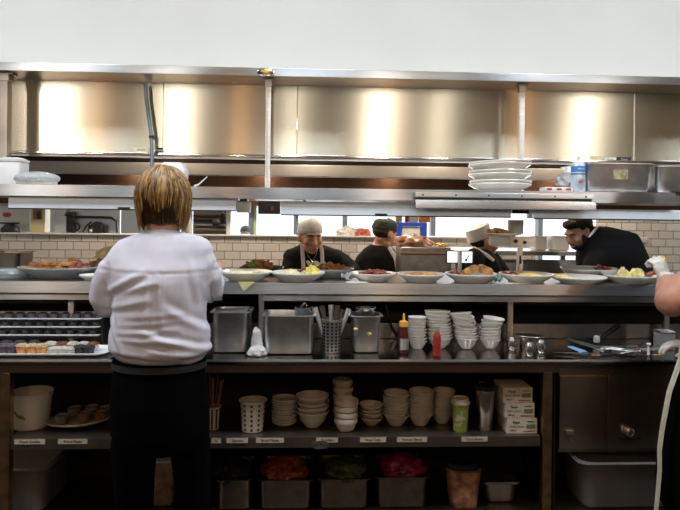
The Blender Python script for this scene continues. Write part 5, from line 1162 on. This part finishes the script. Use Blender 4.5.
def skullcap(root, c, R, s, m, h=.07, tall=0, label=None, band=True):
    bm = NB(); rs = []
    for z, k in ((.030, 1.02), (.034, 1.04), (.065, 1.03), (.065+h*.5+tall*.5, .96 if not tall else 1.04), (.065+h*.9+tall, .70 if not tall else 1.02), (.065+h+tall, .35 if not tall else .8), (.066+h+tall, .05)):
        rs.append([c+R @ (V((math.cos(a)*.080*k, -.016+math.sin(a)*.100*k, z+.014*math.sin(a)+ .004*noise.noise(V((math.cos(a)*3, math.sin(a)*3, z*30)))))*s) for a in [2*PI*j/36 for j in range(36)]])
    rings(bm, rs); cp_ = part('cap', bm, m, root, label)
    if band:
        bm = NB(); rings(bm, [[c+R @ (V((math.cos(a)*.0835*k, -.016+math.sin(a)*.1035*k, z+.014*math.sin(a)))*s) for a in [2*PI*j/36 for j in range(36)]] for z, k in ((.026, 1.0), (.026, 1.025), (.052, 1.03), (.052, 1.0))], cap=False, closed=True); part('cap_band', bm, m, cp_)
def straphalf(root, P, pts, w_, m, name='apron_strap', par=None):
    bm = NB(); tube(bm, [P(*p) for p in pts], w_, 8, flat=.3, up=(0, -1, 0)); part(name, bm, m, root)
# 1: white skull cap, facing
Y1 = 3.95
r1, c, R, P, low = cook('cook in white skull cap and black shirt with white apron straps', 312, Y1, (310, 237, -.10), .35, .16, 0, .90, SKIN,
    [(303, 318, 243, .05, -.02), (297, 326, 246, .07, 0), (286, 342, 250, .095, .01), (283, 349, 256, .11, .01), (286, 345, 270, .12, .02), (290, 341, 290, .12, .04)],
    [[(292, 263, 0), (289, 285, -.08), (305, 283, -.28)], [(341, 261, 0), (354, 273, -.10), (338, 277, -.30)]], (311, 250, 0), sleeve=1)
skullcap(r1, c, R, .90, mat('grey_white_cap', (.76, .75, .73), .8, 0, var=.12, vscale=20, bump=.2), .055)
part('hair', headshape(c, R, .90, (0, -.030, .012), (.076, .082, .062)), DHAIR, r1)
for pts in (((302, 241, -.085), (302.5, 252, -.125), (303.5, 268, -.13), (305, 290, -.11)), ((320, 241, -.085), (322, 252, -.125), (322.5, 268, -.13), (321, 290, -.11))): straphalf(r1, P, pts, [.012]*4, CLOTHW)
bm = NB(); tube(bm, [P(305, 247, -.075), P(308, 256, -.115), P(312.5, 262, -.125), P(316, 255, -.115), P(318, 247, -.075)], .0022, 6); part('necklace', bm, CHROME, r1)
bm = NB(); box(bm, P(300, 280).x, P(326, 280).x, -.125, -.118, low.z-.3, P(300, 286).z); part('apron', bm, CLOTHW, r1)
# 2: black cap, turned to the right away
Y2 = 4.14
r2, c, R, P, low = cook('cook in black cap and black shirt, back half turned, facing right', 378, Y2, (384.5, 234, -.02), 2.15, .35, 0, .86, SKIN,
    [(371, 388, 245, .06, .0), (364, 394, 249, .09, .0), (357, 398, 256, .12, .0), (353, 401, 265, .135, .01), (352, 400, 278, .14, .03), (355, 396, 292, .13, .06)],
    [[(366, 260, -.04), (374, 277, -.10), (388, 284, -.16)], [(390, 260, .04), (396, 278, -.02), (400, 284, -.12)]], (378, 250, 0), sleeve=.55)
skullcap(r2, c, R, .86, mat('black_cap', (.012, .020, .014), .7, 0, var=.3), .050, band=True)
part('hair', headshape(c, R, .86, (0, -.026, .010), (.077, .084, .060)), mat('cropped_hair', (.045, .028, .02), .7), r2)
bm = NB(); tube(bm, [P(389, 247, -.10), P(396, 258, -.12), P(399, 270, -.13), P(398, 290, -.11)], [.012, .016, .022, .026], 10, flat=.35, up=(0, -1, 0)); part('apron', bm, CLOTHW, r2)
# 3: tall white cap, profile to the right
Y3 = 3.80
r3, c, R, P, low = cook('cook in tall tilted white cap and black shirt, in profile', 478, Y3, (483.5, 243, .0), 1.75, .10, .0, .82, SKIN,
    [(474, 486, 248, .05, .0), (469, 490, 251, .08, .0), (464, 496, 257, .11, .0), (459, 500, 266, .13, .01), (458, 503, 278, .135, .03), (460, 500, 292, .13, .06)],
    [[(474, 258, -.09), (476, 280, -.16), (498, 285, -.18)], [(490, 258, .09), (505, 279, .05), (515, 284, -.05)]], (479, 252, 0), sleeve=1)
skullcap(r3, c+V((-.010, 0, .012)), R @ Matrix.Rotation(.35, 3, 'X'), .76, mat('white_cap', (.86, .86, .85), .8, 0, var=.05, vscale=16, bump=.2), .030, .030, band=True)
part('hair', headshape(c, R, .80, (0, -.030, .008), (.076, .082, .056)), DHAIR, r3)
bm = NB(); tube(bm, [P(473.5, 247, -.06), P(480, 251, -.085), P(488, 256, -.11), P(494, 261, -.12)], [.007, .010, .011, .009], 8, flat=.4, up=(0, -1, 0)); part('apron_neckband', bm, CLOTHW, r3)
# 4: bending cook without hat, facing left
Y4 = 3.45
r4, c, R, P, low = cook('bearded bareheaded cook in black bending forward, face to the left', 608, Y4, (579, 232.5, .02), -1.25, .45, .0, .80, SKIN,
    [(589, 603, 226, .05, .02), (584, 622, 229, .08, .02), (580, 636, 234, .12, .03), (578, 642, 244, .14, .03), (577, 648, 258, .15, .04), (578, 652, 274, .15, .05), (585, 650, 292, .14, .08)],
    [[(600, 252, -.02), (588, 276, -.10), (568, 283, -.14)], [(628, 244, .04), (642, 275, -.06), (628, 284, -.16)]], (591, 240, .02), sleeve=1, beard=True)
bm = NB()
ell(bm, c+R @ V((0, -.024, .042)), (.066, .078, .062), R); ell(bm, c+R @ V((0, -.048, .0)), (.058, .045, .058), R); ell(bm, c+R @ V((0, .038, .070)), (.050, .038, .026), R)
part('hair', remesh(bm, .007, 2, DHAIR, lambda p, n: .005*noise.noise(p*40)), None, r4)
bm = NB(); tube(bm, [P(598.5, 226, -.055), P(594, 231, -.075), P(589, 237, -.10)], [.005, .008, .005], 8, flat=.4, up=(0, -1, 0)); part('collar_band', bm, CLOTHW, r4)
# distant customer beyond the windows
Y5 = 6.0
b = at(245, Y5, 0); b.z = 0; r5 = thing('person', 'small distant person with grey hair seen through the bright window', 'person', b); P = lambda px, py, y=0: q(px, py, Y5+y)-b
bm = NB(); c5 = P(245.5, 234, 0); R5 = Rot(0); head(bm, c5, R5, .62); tube(bm, [P(245.5, 250), c5], .035, 14); loft(bm, [(P(245, 246), .06, .05), (P(245, 250), .17, .09), (P(245, 270), .19, .11), (V((0, 0, .9)), .16, .11), (V((0, 0, .85)), .15, .10)])
for s in (-1, 1): limb(bm, [V((s*.09, 0, .9)), V((s*.1, 0, .45)), V((s*.1, 0, .05))], [.08, .06, .045]); limb(bm, [P(245, 252)+V((s*.18, 0, 0)), V((s*.24, 0, .95)), V((s*.2, -.12, .8))], [.05, .04, .03])
part('body', remesh(bm, .010, 2, SKIN), None, r5)
bm = NB(); loft(bm, [(P(245, 247), .07, .06), (P(245, 250), .18, .10), (P(245, 270), .20, .12), (V((0, 0, .88)), .18, .125), (V((0, 0, .85)), .17, .12)]); part('shirt', bm, CLOTHB, r5)
bm = NB(); ell(bm, c5+V((0, .01, .035)), (.055, .066, .050)); part('hair', bm, mat('grey_hair', (.15, .16, .17), .7), r5)
# ------------------------------------------------------------------ server at the right edge
Y6 = 2.20
b = at(712, Y6, 0); b.z = 0; r6 = thing('person', 'server in black at the right edge with a gloved raised hand and pale apron edge', 'person', b); P = lambda px, py, y=0: q(px, py, Y6+y)-b
bm = NB()
c6 = P(752, 196, 0); R6 = Rot(-2.2, .3); head(bm, c6, R6, .95); tube(bm, [P(750, 235), c6], .055, 16)
loft(bm, [(P(748, 228), .06, .06), (P(746, 240), .15, .09), (P(744, 262), .16, .11), (P(735, 340), .14, .11), (P(720, 400), .16, .12), (P(720, 440), .15, .12)])
EL = P(672, 301, -.04); WR = P(667, 281, .08)
limb(bm, [P(716, 262, -.02), EL, EL.lerp(WR, .4), WR], [.060, .060, .052, .034])
E2 = P(745, 325, -.14); limb(bm, [P(764, 258, -.03), E2, P(702, 345, .02)], [.05, .042, .028]); hand(bm, P(702, 345, .02), (-.9, .3, .0), (0, 0, 1), -1, .6, .9)
for s in (-.08, .09): limb(bm, [P(720, 435)+V((s, 0, 0)), V((s-.02, 0, .45)), V((s-.02, 0, .06))], [.085, .06, .045])
part('body', remesh(bm, .008, 3, mat('arm_skin', (.55, .25, .16), .5, 0, var=.12, vscale=14, sss=.06)), None, r6)
bm = NB(); GM_ = mat('glove_vinyl', (.72, .68, .62), .35, 0, var=.1, bump=.3, bscale=40, coat=.3)
hand(bm, WR+V((.0, 0, -.005)), (-.25, .30, .95), (.35, -.95, .2), 1, 1.9, .92); tube(bm, [WR-V((-.006, .02, .030)), WR-V((0, .006, .006)), WR+V((0, .01, .02))], [.037, .034, .033], 18)
part('glove', remesh(bm, .004, 2, GM_, lambda p, n: .002*noise.noise(p*50)), None, r6)
bm = NB(); hand(bm, P(702, 345, .02), (-.9, .3, .0), (0, 0, 1), -1, .6, .98); part('glove', remesh(bm, .004, 2, GM_), None, r6)
bm = NB()
loft(bm, [(P(749, 227), .066, .062), (P(747, 233), .10, .08), (P(746, 241), .165, .11), (P(746, 262), .19, .135), (P(740, 300), .17, .13), (P(732, 340), .155, .125), (P(726, 380), .17, .135)], 30)
limb(bm, [P(722, 256, -.02), P(704, 276, -.035), P(692, 289, -.045)], [.072, .069, .064]); limb(bm, [P(768, 256, -.03), P(758, 285, -.09), E2.lerp(P(758, 285, -.09), .35)], [.072, .068, .060])
part('shirt', remesh(bm, .009, 3, CLOTHB, lambda p, n: .005*noise.noise(p*10)), None, r6)
bm = NB(); loft(bm, [(P(730, 350), .15, .12), (P(722, 385), .18, .14), (P(714, 430), .185, .16), (P(710, 480), .185, .16), (V((-.01, 0, .42)), .18, .15)], 30)
for s in (-.08, .09): limb(bm, [P(722, 440)+V((s, 0, 0)), V((s-.02, 0, .45)), V((s-.02, 0, .08))], [.10, .08, .065])
part('trousers', remesh(bm, .012, 3, TROUS), None, r6)
edge = [(680, 346, -.02), (678, 358, -.03), (675, 372, -.04), (668, 392, -.05), (663, 410, -.05), (660.5, 430, -.05), (659, 450, -.05), (657.5, 470, -.05), (656, 492, -.05), (655, 520, -.05)]
bm = NB(); rs = []
for i, e in enumerate(edge):
    a = P(*e); wv = .004*math.sin(i*1.9); a.x += wv; rs.append([a+V((0, -.006, 0)), a+V((.012-.0006*i, -.010, 0)), a+V((.014-.0006*i, .0, 0)), a+V((.0, .006, 0))])
rings(bm, rs); part('apron_edge', bm, mat('pale_apron', (.66, .60, .46), .8, 0, var=.12, vscale=20, bump=.2), r6, 'pale wavy apron edge')
for s in (-.08, .09): bm = NB(); ell(bm, (s-.02, .04, .045), (.048, .13, .045)); box(bm, s-.065, s+.025, -.08, .15, 0, .02, .008); part('shoe', remesh(bm, .009, 3, BLACK), None, r6)
bm = NB(); ell(bm, c6+R6 @ V((0, -.030, .040)), (.082, .096, .080), R6); ell(bm, c6+R6 @ V((0, -.085, -.01)), (.05, .045, .06), R6)
part('hair', remesh(bm, .007, 2, mat('brown_hair', (.06, .03, .015), .5, 0, var=.5, vscale=50, stretch=(3, 3, .6)), lambda p, n: .004*noise.noise(p*40)), None, r6)
face_parts(r6, c6+b, R6, .95)
kt = thing('squeezer', 'black-handled tool with a yellow lemon held in the gloved hand', 'tool', b+P(656, 262, .14))
bm = NB(); tube(bm, [(-.035, 0, -.001), (-.01, 0, .002), (.012, 0, .004)], [.010, .011, .008], 12); part('handle', bm, BLACK, kt)
bm = NB(); ell(bm, (.020, -.002, .008), (.018, .016, .017)); part('lemon', bm, EGG, kt)
# ================================================================== light
w_ = bpy.data.worlds.new('world'); SC.world = w_; w_.use_nodes = True
bg = w_.node_tree.nodes['Background']; bg.inputs[0].default_value = (.86, .93, 1, 1); bg.inputs[1].default_value = 1.7
def area(name, loc, size, sy, power, col, rot):
    l = bpy.data.lights.new(name, 'AREA'); l.shape = 'RECTANGLE'; l.size = size; l.size_y = sy; l.energy = power; l.color = col
    o = bpy.data.objects.new(name, l); C.objects.link(o); o.location = loc; o.rotation_euler = rot; return o
for i, (c, wd) in enumerate(wins):        # daylight entering by the tall dining-room windows
    area('window_daylight', (c, RB+.02, 2.25), wd-.1, 1.9, 105*wd, (1, .93, .84), (PI/2, 0, 0))
def ceil_lamp(x, y, power, col, s=.6, z=CH):
    t = thing('ceiling_light', 'square ceiling light panel of the dining room', 'ceiling light', (x, y, z-.05), 0, 'dining room ceiling lights')
    bm = NB(); box(bm, -s/2-.02, s/2+.02, -s/2-.02, s/2+.02, .012, .05, .004); part('housing', bm, WPLAS, t)
    o = area('lamp_light', (x, y, z-.055), s, s, power, col, (0, 0, 0))
for x in (-3.4, -1.7, 0, 1.7, 3.4): ceil_lamp(x, 1.7, 34, (.80, .90, 1))
for i, x in enumerate((-2.2, -.75, .75, 2.2)):  # unseen warm lamps added to warm the undercounter and steel fronts
    t = thing('added_pendant_lamp', 'small warm pendant lamp added out of view behind the photographer', 'pendant lamp', (x, -.30, 1.95), 0, 'added warm pendant lamps')
    bm = NB(); lathe(bm, [(.02, .10), (.10, 0), (.103, 0), (.023, .105)], n=28, cap=False); part('shade', bm, BLACK, t)
    bm = NB(); tube(bm, [(0, 0, .105), (0, 0, CH-1.95)], .004, 8); part('cord', bm, BLACK, t)
    bm = NB(); ell(bm, (0, 0, .0), (.03, .03, .035)); part('bulb', bm, mat('warm_bulb', (1, .55, .22), .3, emit=14), t)
    l = bpy.data.lights.new('added_pendant_light', 'POINT'); l.energy = 7; l.color = (1, .55, .26); l.shadow_soft_size = .04
    o = bpy.data.objects.new('added_pendant_light', l); C.objects.link(o); o.location = (x, -.30, 1.905)
# warm hood lamps; the row nearer the pass is added to light the cooks
for p, y, e in HL:
    if not e: continue
    l = bpy.data.lights.new('hood_light', 'POINT'); l.energy = e; l.color = (1, .84, .66); l.shadow_soft_size = .05
    o = bpy.data.objects.new('hood_light', l); C.objects.link(o); o.location = (X(p, y, 1.9), y, 2.0)
x = (X(150, FY, 1.4)+X(598, FY, 1.4))/2
area('far_window_daylight', (x, FY-.05, 1.55), 5.0, 1.2, 90, (.92, .96, 1), (-PI/2, 0, 0))
SC.view_settings.view_transform = 'Standard'; SC.view_settings.look = 'None'; SC.view_settings.gamma = 1
SC.view_settings.use_curve_mapping = False; SC.view_settings.exposure = 0.0
